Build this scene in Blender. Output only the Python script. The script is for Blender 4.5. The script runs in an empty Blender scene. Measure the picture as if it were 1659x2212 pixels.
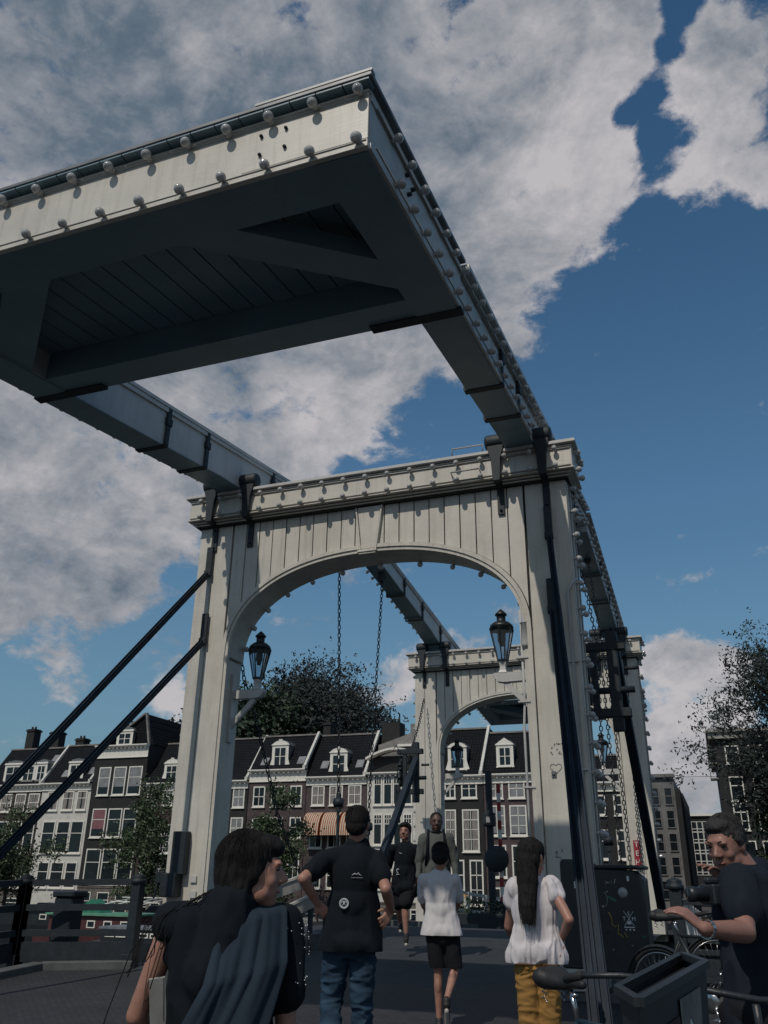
import bpy, bmesh, math, random
from mathutils import Vector, Matrix, noise
V = Vector
PI = math.pi
scene = bpy.context.scene
col = scene.collection
R0 = random.Random(7)

# ------------------------------------------------------------------ helpers
def tag(o, label=None, cat=None, group=None, kind=None):
    if label: o['label'] = label
    if cat: o['category'] = cat
    if group: o['group'] = group
    if kind: o['kind'] = kind
    return o

def empty(name, loc=(0, 0, 0), rz=0, parent=None):
    o = bpy.data.objects.new(name, None)
    col.objects.link(o)
    o.location = loc
    o.rotation_euler = (0, 0, rz)
    o.empty_display_size = .1
    if parent: o.parent = parent
    return o

def children(o):
    return [c for c in bpy.data.objects if c.parent == o]

KIDS = {}
def reg(o, parent):
    if parent is not None:
        o.parent = parent
        KIDS.setdefault(parent.name, []).append(o)

def copy_tree(o, parent=None):
    c = o.copy(); col.objects.link(c)
    if parent is not None: reg(c, parent)
    for ch in KIDS.get(o.name, []): copy_tree(ch, c)
    return c

class MB:
    def __init__(s): s.v = []; s.f = []; s.m = []; s.sm = []
    def add(s, vs, fs, mi=0, smooth=False):
        b = len(s.v); s.v += [tuple(v) for v in vs]
        for f in fs: s.f.append([b + i for i in f]); s.m.append(mi); s.sm.append(smooth)
        return s
    def box(s, x0, x1, y0, y1, z0, z1, mi=0):
        vs = [(x, y, z) for z in (z0, z1) for y in (y0, y1) for x in (x0, x1)]
        return s.add(vs, [(0,2,3,1),(4,5,7,6),(0,1,5,4),(2,6,7,3),(0,4,6,2),(1,3,7,5)], mi)
    def obox(s, c, ax, ay, az, mi=0):
        c = V(c); ax = V(ax); ay = V(ay); az = V(az)
        vs = [c + ax*i + ay*j + az*k for k in (-1,1) for j in (-1,1) for i in (-1,1)]
        return s.add(vs, [(0,2,3,1),(4,5,7,6),(0,1,5,4),(2,6,7,3),(0,4,6,2),(1,3,7,5)], mi)
    def bar(s, p, q, w, h, up=(0,0,1), mi=0, w2=None, h2=None):
        p = V(p); q = V(q); d = (q-p).normalized(); u = V(up)
        if abs(d.dot(u)) > .97: u = V((0,1,0))
        a = d.cross(u).normalized(); b = a.cross(d).normalized()
        w2 = w if w2 is None else w2; h2 = h if h2 is None else h2
        vs = [p + a*(i*w/2) + b*(j*h/2) for j in (-1,1) for i in (-1,1)] + [q + a*(i*w2/2) + b*(j*h2/2) for j in (-1,1) for i in (-1,1)]
        return s.add(vs, [(0,2,3,1),(4,5,7,6),(0,1,5,4),(2,6,7,3),(0,4,6,2),(1,3,7,5)], mi)
    def tube(s, pts, r, n=8, mi=0, closed=False, caps=True, up=None):
        pts = [V(p) for p in pts]; N = len(pts)
        rr = r if isinstance(r, (list, tuple)) else [r]*N
        vs = []; ref = None
        for i, p in enumerate(pts):
            if closed: d = pts[(i+1) % N] - pts[i-1]
            else: d = pts[min(i+1, N-1)] - pts[max(i-1, 0)]
            if d.length < 1e-9: d = V((0,0,1))
            d.normalize()
            if ref is None:
                ref = V((0,0,1)) if abs(d.z) < .9 else V((1,0,0))
            a = ref - d*ref.dot(d)
            if a.length < 1e-6: a = d.orthogonal()
            a.normalize(); b = d.cross(a); ref = a
            for k in range(n):
                t = 2*PI*k/n
                vs.append(p + a*(math.cos(t)*rr[i]) + b*(math.sin(t)*rr[i]))
        fs = []
        for i in range(N if closed else N-1):
            j = (i+1) % N
            for k in range(n):
                l = (k+1) % n
                fs.append((i*n+k, i*n+l, j*n+l, j*n+k))
        if caps and not closed:
            fs.append(tuple(range(n))[::-1]); fs.append(tuple(range((N-1)*n, N*n)))
        return s.add(vs, fs, mi, True)
    def lathe(s, prof, n=12, c=(0,0,0), mi=0, axis='z', smooth=True, rot=0):
        vs = []; c = V(c)
        for r, h in prof:
            for k in range(n):
                t = 2*PI*k/n + rot
                a, b = r*math.cos(t), r*math.sin(t)
                p = {'z': (a, b, h), 'x': (h, a, b), 'y': (a, h, b)}[axis]
                vs.append(c + V(p))
        fs = [(i*n+k, i*n+(k+1) % n, (i+1)*n+(k+1) % n, (i+1)*n+k) for i in range(len(prof)-1) for k in range(n)]
        fs.append(tuple(range(n))[::-1]); fs.append(tuple(range((len(prof)-1)*n, len(prof)*n)))
        return s.add(vs, fs, mi, smooth)
    def prism(s, poly, a0, a1, axis='y', mi=0):
        n = len(poly)
        def P(u, w, t): return {'y': (u, t, w), 'x': (t, u, w), 'z': (u, w, t)}[axis]
        vs = [P(u, w, a0) for u, w in poly] + [P(u, w, a1) for u, w in poly]
        fs = [tuple(range(n))[::-1], tuple(range(n, 2*n))] + [(i, (i+1) % n, n+(i+1) % n, n+i) for i in range(n)]
        return s.add(vs, fs, mi)
    def sphere(s, c, r, n=12, m=8, mi=0, sc=(1,1,1)):
        c = V(c); vs = []
        for i in range(1, m):
            t = PI*i/m
            for k in range(n):
                u = 2*PI*k/n
                vs.append(c + V((r*sc[0]*math.sin(t)*math.cos(u), r*sc[1]*math.sin(t)*math.sin(u), r*sc[2]*math.cos(t))))
        vs += [c + V((0,0,r*sc[2])), c - V((0,0,r*sc[2]))]
        fs = [(i*n+k, (i+1)*n+k, (i+1)*n+(k+1) % n, i*n+(k+1) % n) for i in range(m-2) for k in range(n)]
        T = len(vs)-2
        fs += [(T, k, (k+1) % n) for k in range(n)] + [(T+1, (m-2)*n+(k+1) % n, (m-2)*n+k) for k in range(n)]
        return s.add(vs, fs, mi, True)
    def mesh(s, name, mats, bevel=0):
        me = bpy.data.meshes.new(name)
        me.from_pydata(s.v, [], s.f)
        for m in (mats if isinstance(mats, (list, tuple)) else [mats]): me.materials.append(m)
        me.polygons.foreach_set('material_index', s.m)
        me.polygons.foreach_set('use_smooth', s.sm)
        me.update()
        bm = bmesh.new(); bm.from_mesh(me)
        bmesh.ops.recalc_face_normals(bm, faces=bm.faces)
        if bevel:
            es = [e for e in bm.edges if len(e.link_faces) == 2 and e.calc_face_angle(0) > .6]
            bmesh.ops.bevel(bm, geom=es, offset=bevel, segments=1, affect='EDGES', clamp_overlap=True)
        bm.to_mesh(me); bm.free()
        return me
    def build(s, name, mats, parent=None, loc=(0,0,0), rz=0, bevel=0):
        o = bpy.data.objects.new(name, s.mesh(name, mats, bevel))
        col.objects.link(o); o.location = loc; o.rotation_euler = (0,0,rz)
        reg(o, parent)
        return o

# ------------------------------------------------------------------ materials
def NT(name):
    m = bpy.data.materials.new(name); m.use_nodes = True
    nt = m.node_tree; b = nt.nodes['Principled BSDF']
    return m, nt, b
def lk(nt, a, b): nt.links.new(a, b)
def node(nt, t, **k):
    n = nt.nodes.new(t)
    for a, v in k.items():
        if a in n.inputs.keys() if isinstance(a, str) else False: n.inputs[a].default_value = v
        else: setattr(n, a, v)
    return n
def ramp(nt, fac, stops):
    r = nt.nodes.new('ShaderNodeValToRGB')
    while len(r.color_ramp.elements) < len(stops): r.color_ramp.elements.new(.5)
    for e, (p, c) in zip(r.color_ramp.elements, stops):
        e.position = p; e.color = (c[0], c[1], c[2], 1) if isinstance(c, (tuple, list)) else (c, c, c, 1)
    lk(nt, fac, r.inputs[0]); return r
def coords(nt, scale=(1,1,1), kind='Object'):
    tc = nt.nodes.new('ShaderNodeTexCoord'); mp = nt.nodes.new('ShaderNodeMapping')
    lk(nt, tc.outputs[kind], mp.inputs[0]); mp.inputs['Scale'].default_value = scale
    return mp.outputs[0]
def noise_n(nt, vec, scale, detail=4, rough=.55, dist=0):
    n = nt.nodes.new('ShaderNodeTexNoise'); lk(nt, vec, n.inputs['Vector'])
    n.inputs['Scale'].default_value = scale; n.inputs['Detail'].default_value = detail
    n.inputs['Roughness'].default_value = rough; n.inputs['Distortion'].default_value = dist
    return n
def bump(nt, b, h, strength=.3, dist=.01):
    bp = nt.nodes.new('ShaderNodeBump'); lk(nt, h, bp.inputs['Height'])
    bp.inputs['Strength'].default_value = strength; bp.inputs['Distance'].default_value = dist
    lk(nt, bp.outputs[0], b.inputs['Normal']); return bp

def mat(name, c, rough=.6, var=.15, scale=6, metal=0, bmp=0, bscale=40, stretch=(1,1,1), c2=None, spec=.5, kind='Object'):
    m, nt, b = NT(name)
    b.inputs['Roughness'].default_value = rough; b.inputs['Metallic'].default_value = metal
    b.inputs['Specular IOR Level'].default_value = spec
    vec = coords(nt, stretch, kind)
    n = noise_n(nt, vec, scale, 5, .6)
    lo = tuple(x*(1-var) for x in c) if c2 is None else c2
    hi = tuple(min(1, x*(1+var)) for x in c)
    r = ramp(nt, n.outputs[0], [(.3, lo), (.7, hi)])
    lk(nt, r.outputs[0], b.inputs['Base Color'])
    if bmp:
        n2 = noise_n(nt, vec, bscale, 3, .6); bump(nt, b, n2.outputs[0], bmp, .01)
    return m

def paint_mat(name, c, dirt=(.30,.27,.22), streak=.35, rough=.45):
    """weathered oil paint: large tone drift, fine horizontal brush/wood grain, thin vertical rain streaks"""
    m, nt, b = NT(name)
    vec = coords(nt)
    big = noise_n(nt, vec, 1.3, 6, .65)
    base = ramp(nt, big.outputs[0], [(.3, tuple(x*.76 for x in c)), (.68, c)])
    sv = coords(nt, (7, 7, .35)); st = noise_n(nt, sv, 1.6, 7, .75)
    sr = ramp(nt, st.outputs[0], [(.50, 0.), (.74, streak)])
    mx = nt.nodes.new('ShaderNodeMix'); mx.data_type = 'RGBA'
    lk(nt, sr.outputs[0], mx.inputs[0]); lk(nt, base.outputs[0], mx.inputs[6]); mx.inputs[7].default_value = (*dirt, 1)
    sp = noise_n(nt, vec, 38, 3, .7); spr = ramp(nt, sp.outputs[0], [(.70, 0.), (.78, .45)])
    mx2 = nt.nodes.new('ShaderNodeMix'); mx2.data_type = 'RGBA'
    lk(nt, spr.outputs[0], mx2.inputs[0]); lk(nt, mx.outputs[2], mx2.inputs[6]); mx2.inputs[7].default_value = (*[d*.5 for d in dirt], 1)
    lk(nt, mx2.outputs[2], b.inputs['Base Color'])
    b.inputs['Roughness'].default_value = rough
    gv = coords(nt, (2, 2, 34)); g = noise_n(nt, gv, 2.2, 4, .6)
    bump(nt, b, g.outputs[0], .16, .012)
    return m

M = {}
M['paint'] = paint_mat('white_paint', (.64,.61,.545), streak=.55)
M['paint2'] = paint_mat('white_paint_cool', (.57,.565,.55), streak=.45)
M['under'] = paint_mat('underside_shade', (.17,.27,.33), (.08,.12,.15), .15)  # white paint with the shade of the undersides put into its colour
M['iron'] = mat('black_iron', (.012,.019,.026), .6, .35, 9, 0, .25, 60)
M['iron_blue'] = mat('blue_black_iron', (.012,.021,.034), .62, .3, 5, .0, .2, 50, spec=.25)
M['lead'] = mat('lead_sheet', (.16,.17,.18), .5, .3, 4, .3)
M['chain'] = mat('chain_steel', (.03,.033,.037), .45, .4, 30, .5)
M['conduit'] = mat('grey_conduit', (.33,.32,.30), .5, .2, 12)
M['seam'] = mat('dark_gap', (.03,.03,.03), .9)
m, nt, b = NT('bulb_glass'); b.inputs['Base Color'].default_value = (.5,.5,.5,1); b.inputs['Roughness'].default_value = .06
b.inputs['Transmission Weight'].default_value = .25; b.inputs['Coat Weight'].default_value = .6
n = noise_n(nt, coords(nt), 20, 3); lk(nt, ramp(nt, n.outputs[0], [(.3,(.40,.41,.41)),(.7,(.62,.61,.59))]).outputs[0], b.inputs['Base Color'])
M['bulb'] = m
m, nt, b = NT('lantern_glass'); b.inputs['Base Color'].default_value = (.55,.62,.66,1); b.inputs['Roughness'].default_value = .08
b.inputs['Transmission Weight'].default_value = .9; b.inputs['IOR'].default_value = 1.1
M['lglass'] = m

# ------------------------------------------------------------------ camera
def rot_cam(yaw, pitch, roll):
    cy, sy = math.cos(yaw), math.sin(yaw)
    f = V((sy*math.cos(pitch), cy*math.cos(pitch), math.sin(pitch)))
    r = V((cy, -sy, 0)); u = r.cross(f)
    r2 = r*math.cos(roll) + u*math.sin(roll); u2 = -r*math.sin(roll) + u*math.cos(roll)
    return r2, u2, f
CAM = V((4.51235, -11.39374, 1.39992))
cr, cu, cf = rot_cam(-.35908, .41025, .0132)
cam = bpy.data.cameras.new('camera'); camo = bpy.data.objects.new('camera', cam); col.objects.link(camo)
camo.matrix_world = Matrix(((cr.x, cu.x, -cf.x, CAM.x), (cr.y, cu.y, -cf.y, CAM.y), (cr.z, cu.z, -cf.z, CAM.z), (0,0,0,1)))
cam.sensor_fit = 'HORIZONTAL'; cam.sensor_width = 36; cam.lens = 36*1821.957/1659
cam.clip_start = .05; cam.clip_end = 3000
scene.camera = camo
scene.view_settings.view_transform = 'Standard'; scene.view_settings.look = 'None'
scene.view_settings.exposure = -1.0; scene.view_settings.gamma = 1

# ------------------------------------------------------------------ sky and sun
SUN_EL, SUN_AZ = math.radians(51), math.radians(-169)     # azimuth measured from +Y towards +X
sd = V((math.sin(SUN_AZ)*math.cos(SUN_EL), math.cos(SUN_AZ)*math.cos(SUN_EL), math.sin(SUN_EL)))
sl = bpy.data.lights.new('sun', 'SUN'); sl.energy = 4.4; sl.angle = math.radians(.6); sl.color = (1, .925, .82)
so = bpy.data.objects.new('sun', sl); col.objects.link(so); so.rotation_euler = (-sd).to_track_quat('-Z', 'Y').to_euler()

def dirpx(x, y):       # viewing direction towards a point of the sky as seen from the bridge
    return (cf + cr*((x-829.5)/1822) - cu*((y-1106)/1822)).normalized()
world = bpy.data.worlds.new('World'); scene.world = world; world.use_nodes = True
nt = world.node_tree; nt.nodes.clear()
out = nt.nodes.new('ShaderNodeOutputWorld')
sky = nt.nodes.new('ShaderNodeTexSky'); sky.sky_type = 'NISHITA'; sky.sun_disc = False
sky.sun_elevation = SUN_EL; sky.sun_rotation = SUN_AZ; sky.air_density = 1.3; sky.dust_density = .6; sky.ozone_density = 2.5
tint = nt.nodes.new('ShaderNodeMix'); tint.data_type = 'RGBA'; tint.blend_type = 'MULTIPLY'; tint.inputs[0].default_value = 1
lk(nt, sky.outputs[0], tint.inputs[6]); tint.inputs[7].default_value = (.62,1.06,1.26,1)
bg1 = nt.nodes.new('ShaderNodeBackground'); bg1.inputs[1].default_value = .1; lk(nt, tint.outputs[2], bg1.inputs[0])
tc = nt.nodes.new('ShaderNodeTexCoord'); D = tc.outputs['Generated']
def mth(op, a, b=None, c=None, clamp=False):
    n = nt.nodes.new('ShaderNodeMath'); n.operation = op; n.use_clamp = clamp
    for i, v in enumerate((a, b, c)):
        if v is None: continue
        if isinstance(v, (int, float)): n.inputs[i].default_value = v
        else: lk(nt, v, n.inputs[i])
    return n.outputs[0]
def blobs(lst):
    tot = None
    for x, y, r, w in lst:
        d = dirpx(x, y); off = (d-cf).length
        dn = nt.nodes.new('ShaderNodeVectorMath'); dn.operation = 'DISTANCE'; lk(nt, D, dn.inputs[0]); dn.inputs[1].default_value = d
        rr = r/1822*(1-off*off*.6)
        mr = nt.nodes.new('ShaderNodeMapRange'); mr.interpolation_type = 'SMOOTHSTEP'
        lk(nt, dn.outputs['Value'], mr.inputs[0]); mr.inputs[1].default_value = 0; mr.inputs[2].default_value = rr*1.35
        mr.inputs[3].default_value = w; mr.inputs[4].default_value = 0
        tot = mr.outputs[0] if tot is None else mth('ADD', tot, mr.outputs[0])
    return tot
cover = blobs([(250,50,650,1.7),(850,200,500,1.6),(1130,120,260,1.1),(1100,400,260,1.1),(1000,600,200,.9),(1100,745,70,.6),(1290,90,140,.6),
  (1250,350,130,.8),(1310,370,80,.4),(150,850,480,1.4),(560,830,290,1.0),(860,780,150,.8),(690,960,130,.7),(420,1010,200,.7),(80,1180,260,1.0),(300,1160,170,.5),(620,1040,60,.3),
  (1370,60,90,.9),(1340,150,80,.7),(1345,390,75,.9),(1500,180,90,.8),(1590,120,130,1.0),(1560,300,120,.9),(1470,400,70,.8),(1630,390,70,.6),(1540,40,70,.4),(1480,1540,170,1.1),(1430,1440,90,.9),(1560,1480,100,.8),(1500,1680,140,1.1),(940,1395,90,.65),(870,1500,80,.5),(860,1440,50,.3),(360,1500,80,.7),(1000,1400,60,.4),
  (1345,240,40,-.7),(1435,100,45,-.8),(1400,210,40,-.5),(1405,300,34,-.6),(1470,15,50,-.8),(1420,470,50,-.4),(1500,660,200,-.6),(1650,570,130,-.6),(1300,1000,250,-.3),(1450,1000,250,-.3),(930,880,80,-.6),(740,1010,40,-.3),(380,1240,60,-.3),(950,830,50,-.3),(780,1090,80,-.6)])
bd0 = nt.nodes.new('ShaderNodeVectorMath'); bd0.operation = 'DISTANCE'; lk(nt, D, bd0.inputs[0]); bd0.inputs[1].default_value = (.25,-.75,.61)  # unseen cloud cover added behind and above the camera to whiten ambient light
bm0 = nt.nodes.new('ShaderNodeMapRange'); bm0.interpolation_type = 'SMOOTHSTEP'; lk(nt, bd0.outputs['Value'], bm0.inputs[0]); bm0.inputs[1].default_value = .3; bm0.inputs[2].default_value = 1.15; bm0.inputs[3].default_value = .75; bm0.inputs[4].default_value = 0
cover = mth('ADD', cover, bm0.outputs[0])
mp = nt.nodes.new('ShaderNodeMapping'); lk(nt, D, mp.inputs[0]); mp.inputs['Scale'].default_value = (1, 1, 1.5); mp.inputs['Rotation'].default_value = (0, .5, 0)
n1 = noise_n(nt, mp.outputs[0], 9.5, 12, .62, .25)
n2 = noise_n(nt, mp.outputs[0], 5.2, 12, .62, .45)
n3 = noise_n(nt, mp.outputs[0], 21, 10, .65, .2)
cover = mth('MAXIMUM', mth('MINIMUM', cover, 1.05), -.55)
cv = mth('ADD', cover, mth('MULTIPLY', mth('SUBTRACT', n1.outputs[0], .5), 3.3))
cv = mth('ADD', cv, mth('MULTIPLY', mth('SUBTRACT', n3.outputs[0], .5), 1.5))
cm = nt.nodes.new('ShaderNodeMapRange'); cm.interpolation_type = 'SMOOTHSTEP'; lk(nt, cv, cm.inputs[0])
cm.inputs[1].default_value = .18; cm.inputs[2].default_value = .78
lum = blobs([(1290,330,260,.26),(1180,440,280,.20),(1000,250,220,.10),(760,880,260,.34),(150,1130,330,.22),(1480,1500,250,.45),(1500,380,150,.2),(1550,150,150,.05),(900,1420,150,.4),(360,1500,90,.4),
   (300,120,500,-.17),(780,700,160,-.12),(540,690,240,-.10),(120,860,220,-.06),(420,120,90,.16),(60,200,120,.10),(1500,1660,90,-.12)])
shade = mth('ADD', lum, mth('ADD', mth('MULTIPLY', mth('SUBTRACT', n2.outputs[0], .5), 1.7), mth('MULTIPLY', mth('SUBTRACT', n3.outputs[0], .5), 1.0)))
edge_ = nt.nodes.new('ShaderNodeMapRange'); lk(nt, cv, edge_.inputs[0]); edge_.inputs[1].default_value = .5; edge_.inputs[2].default_value = 1.25; edge_.inputs[3].default_value = .13; edge_.inputs[4].default_value = 0
cc = ramp(nt, mth('ADD', mth('ADD', shade, edge_.outputs[0]), .49, clamp=True), [(0, (.17,.26,.37)), (.3, (.27,.36,.47)), (.60, (.60,.64,.72)), (1, (1.12,1.08,1.12))])
bg2 = nt.nodes.new('ShaderNodeBackground'); lk(nt, cc.outputs[0], bg2.inputs[0]); bg2.inputs[1].default_value = .90
sp_ = nt.nodes.new('ShaderNodeSeparateXYZ'); lk(nt, D, sp_.inputs[0])
hz = ramp(nt, sp_.outputs[2], [(0, (.42,.54,.64)), (.16, (.32,.47,.60)), (.36, (.12,.18,.23)), (.62, (.03,.05,.07)), (.85, (0,0,0))])
hb = nt.nodes.new('ShaderNodeMix'); hb.data_type = 'RGBA'; hb.blend_type = 'ADD'; hb.inputs[0].default_value = 1
hs = nt.nodes.new('ShaderNodeMix'); hs.data_type = 'RGBA'; hs.blend_type = 'MULTIPLY'; hs.inputs[0].default_value = 1; lk(nt, tint.outputs[2], hs.inputs[6])
lk(nt, ramp(nt, sp_.outputs[2], [(0,(.35,.35,.35)),(.4,(1,1,1))]).outputs[0], hs.inputs[7])
h10 = nt.nodes.new('ShaderNodeMix'); h10.data_type = 'RGBA'; h10.blend_type = 'MULTIPLY'; h10.inputs[0].default_value = 1; lk(nt, hz.outputs[0], h10.inputs[6]); h10.inputs[7].default_value = (5,5,5,1)
lk(nt, hs.outputs[2], hb.inputs[6]); lk(nt, h10.outputs[2], hb.inputs[7]); lk(nt, hb.outputs[2], bg1.inputs[0])
ms = nt.nodes.new('ShaderNodeMixShader'); lk(nt, cm.outputs[0], ms.inputs[0]); lk(nt, bg1.outputs[0], ms.inputs[1]); lk(nt, bg2.outputs[0], ms.inputs[2])
lk(nt, ms.outputs[0], out.inputs[0])
world.cycles.sampling_method = 'MANUAL'; world.cycles.sample_map_resolution = 1024

# ------------------------------------------------------------------ bulbs
bm_ = MB(); bm_.sphere((0,0,0), .044, 16, 10); bm_.lathe([(.022,-.075),(.022,-.03)], 8, (0,0,0), mi=1)
BULB = bm_.mesh('bulb', [M['bulb'], M['paint2']])
def bulbs(parent, lst, size=1.0):
    """lst: (position, outward normal); the first hundred are parts, the rest one part"""
    for i, (p, nrm) in enumerate(lst[:100]):
        o = bpy.data.objects.new('bulb', BULB); col.objects.link(o)
        o.location = V(p) + V(nrm)*.055; o.rotation_euler = (V(nrm)+V((R0.uniform(-.13,.13),R0.uniform(-.13,.13),R0.uniform(-.2,.1)))).to_track_quat('Z','Y').to_euler(); o.scale = (R0.uniform(.92,1.06),)*3
        reg(o, parent)
    if len(lst) > 100:
        mb = MB()
        for p, nrm in lst[100:]: mb.sphere(V(p) + V(nrm)*.045, .043*size, 10, 7)
        tag(mb.build('bulb', M['bulb'], parent), kind='stuff')

# ------------------------------------------------------------------ bridge portal
def arch(x, a=2.44, b=1.54, n=2.25):
    t = abs(x)/a
    return 4.6 + b*(max(0, 1-t**n))**(1/n) if t < 1 else 4.6
def arch_pts(a, b, k=40):
    P = []
    for i in range(k+1):
        t = PI*i/k
        c, s_ = math.cos(t), math.sin(t)
        e = 2/2.25
        P.append((math.copysign(abs(c)**e, c)*a, 4.6 + b*abs(s_)**e))
    return P
def make_portal(name, zb):
    root = empty(name, (0, 0, 0))
    for s in (-1, 1):
        mb = MB()
        mb.box(min(s*2.46, s*3.06), max(s*2.46, s*3.06), .03, .60, zb, 6.82)
        a, c, d = 2.465, 2.785, 3.075
        mb.box(min(s*a, s*c), max(s*a, s*c), -.002, .028, zb, 6.815)
        mb.box(min(s*(c+.01), s*d), max(s*(c+.01), s*d), -.006, .028, zb, 6.815)
        mb.box(min(s*3.062, s*3.085), max(s*3.062, s*3.085), .05, .30, zb, 6.81)
        mb.box(min(s*3.062, s*3.085), max(s*3.062, s*3.085), .312, .585, zb, 6.81)
        mb.box(min(s*2.40, s*2.458), max(s*2.40, s*2.458), .08, .52, zb, 4.55)
        mb.build('post', M['paint'], root, bevel=.006)
    # spandrel: closed backing with the soffit, then vertical boards
    A = arch_pts(2.455, 1.545)
    poly = [(2.455, 6.82)] + A + [(-2.455, 6.82)]
    MB_ = MB()
    A = A[::1]
    # strips to keep the polygon convex enough
    for i in range(len(A)-1):
        (x0, z0), (x1, z1) = A[i], A[i+1]
        if abs(x0-x1) < 1e-5: continue
        MB_.prism([(x0, z0), (x0, 6.81), (x1, 6.81), (x1, z1)], .032, .58)
    MB_.build('arch_panel', M['seam'], root)
    bp_ = MB()
    for i in range(len(A)-1):
        (x0, z0), (x1, z1) = A[i], A[i+1]
        if abs(x0-x1) > 1e-5: bp_.prism([(x0, z0), (x0, 6.81), (x1, 6.81), (x1, z1)], .583, .60)
    bp_.build('back_panel', M['paint2'], root)
    bd = MB()
    xs = [-2.44 + i*.244 for i in range(21)]
    for i, x in enumerate(xs[:-1]):
        x1 = min(x+.244, 2.44)
        g = .008
        pts = [(x+g, arch(x+g)), (x+g+.08, arch(x+g+.08)), (x+.165, arch(x+.165)), (x1-g, arch(x1-g))]
        yy = R0.uniform(-.004, .003)
        bd.prism(pts + [(x1-g, 6.81), (x+g, 6.81)], yy, .026)
    bd.build('boards', M['paint'], root, bevel=.002)
    mo = MB()
    for a0, b0, a1, b1, y0, y1 in ((2.455, 1.555, 2.395, 1.495, -.055, .03), (2.395, 1.495, 2.345, 1.44, -.035, .03)):
        o1 = arch_pts(a0, b0, 48); i1 = arch_pts(a1, b1, 48)
        for i in range(48):
            mo.prism([o1[i], o1[i+1], i1[i+1], i1[i]], y0, y1)
        for s in (-1, 1):
            mo.box(min(s*a0, s*a1), max(s*a0, s*a1), y0, y1, zb, 4.6)
    o1 = arch_pts(2.458, 1.50, 48); i1 = arch_pts(2.40, 1.44, 48)
    for i in range(48): mo.prism([o1[i], o1[i+1], i1[i+1], i1[i]], .04, .57)
    mo.build('arch_moulding', M['paint'], root)
    ga = MB(); o1 = arch_pts(2.466, 1.567, 48); i1 = arch_pts(2.452, 1.552, 48)
    for i in range(48): ga.prism([o1[i], o1[i+1], i1[i+1], i1[i]], -.012, .02)
    ga.build('shadow_gap', M['seam'], root)
    k = MB()
    k.prism([(-.23, 6.80), (-.205, 6.80), (-.115, 6.07), (-.14, 6.07)], -.07, .02)
    k.prism([(.205, 6.80), (.23, 6.80), (.14, 6.07), (.115, 6.07)], -.07, .02)
    k.prism([(-.195, 6.80), (.195, 6.80), (.11, 6.07), (-.11, 6.07)], -.05, .02)
    k.box(-.17, .15, -.09, .02, 6.03, 6.065)
    k.box(-.15, .13, -.075, .02, 6.00, 6.028)
    k.build('keystone', M['paint'], root, bevel=.004)
    h = MB()
    h.box(-3.22, 3.22, -.19, .60, 6.925, 7.30)
    h.build('header_beam', M['paint'], root, bevel=.008)
    dg_ = MB(); dg_.box(-3.12, 3.12, -.085, .59, 6.816, 6.924); dg_.build('shadow_gap', M['seam'], root)
    cn = MB()
    cn.box(-3.24, 3.24, -.215, .62, 6.905, 6.923); cn.box(-3.19, 3.19, -.155, .60, 6.872, 6.888)
    cn.box(-3.15, 3.15, -.115, .60, 6.836, 6.852)
    cn.box(-3.23, 3.23, -.205, .61, 7.262, 7.285)
    cn.build('cornice', M['paint'], root, bevel=.004)
    c = MB(); c.box(-3.29, 3.29, -.26, .66, 7.302, 7.345); c.box(-3.28, 3.28, -.245, .65, 7.347, 7.362)
    c.build('cap_board', M['paint2'], root, bevel=.005)
    co = MB()
    for z in (6.955, 7.235): co.tube([(-3.2, -.20, z), (3.2, -.20, z)], .012, 6)
    for s in (-1, 1):
        for y in (.18, .49): co.tube([(s*3.095, y, zb), (s*3.095, y, 6.82)], .011, 6)
    co.build('cable_conduit', M['conduit'], root)
    # iron straps holding the balance bearings
    for x in (-2.79, -2.11, 2.11, 2.79):
        st = MB()
        st.box(x-.052, x+.052, -.035, -.008, 6.38, 6.92)
        st.bar((x, -.02, 6.90), (x, -.245, 7.0), .105, .03, up=(1,0,0)) if False else None
        st.prism([(x-.055, 6.86), (x+.055, 6.86), (x+.075, 7.20), (x+.12, 7.36), (x+.12, 7.44), (x-.12, 7.44), (x-.12, 7.36), (x-.075, 7.20)], -.285, -.222)
        st.box(x-.055, x+.055, -.285, -.01, 6.83, 6.868)
        st.lathe([(0.02,-.16),(.10,-.16),(.125,-.13),(.125,.13),(.10,.16),(.02,.16)], 14, (x, -.20, 7.50), axis='x')
        for z in (6.45, 6.75): st.lathe([(.02,-.0),(.022,-.02),(.008,-.03)], 8, (x, -.036, z), axis='y')
        st.build('iron_strap', M['iron'], root, bevel=.004)
    L = []
    for i in range(17):
        x = -2.975 + i*.3725
        L += [((x, -.215, 6.945), (0,-1,0)), ((x, -.215, 7.222), (0,-1,0))]
    for s in (1, -1):
        for i in range(14):
            z = 6.74 - i*.368
            L.append(((s*3.10, .18, z), (s,0,0)))
            if s == 1 or i < 6: L.append(((s*3.10, .49, z), (s,0,0)))
    for s in (1,):
        for y in (-.02, .3): L += [((s*3.235, y, 6.945), (s,0,0)), ((s*3.235, y, 7.222), (s,0,0))]
    for i in range(13):
        t = PI*(i+.5)/13; e = 2/2.25
        x = math.copysign(abs(math.cos(t))**e, math.cos(t))*2.40; z = 4.6 + 1.44*abs(math.sin(t))**e
        nn = V((-math.cos(t), 0, -math.sin(t)))
        L.append(((x, .52, z), nn))
    bulbs(root, L)
    return root

near_portal = make_portal('bridge_portal', .1)
tag(near_portal, 'tall white wooden bridge portal with arch and keystone nearest to the camera', 'bridge portal', 'white portals carrying the drawbridge balances')
far_portal = copy_tree(near_portal); far_portal.location = (0, 11.55, 0.03)
far_portal['label'] = 'smaller looking white bridge portal further away, seen through the near arch'

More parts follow.
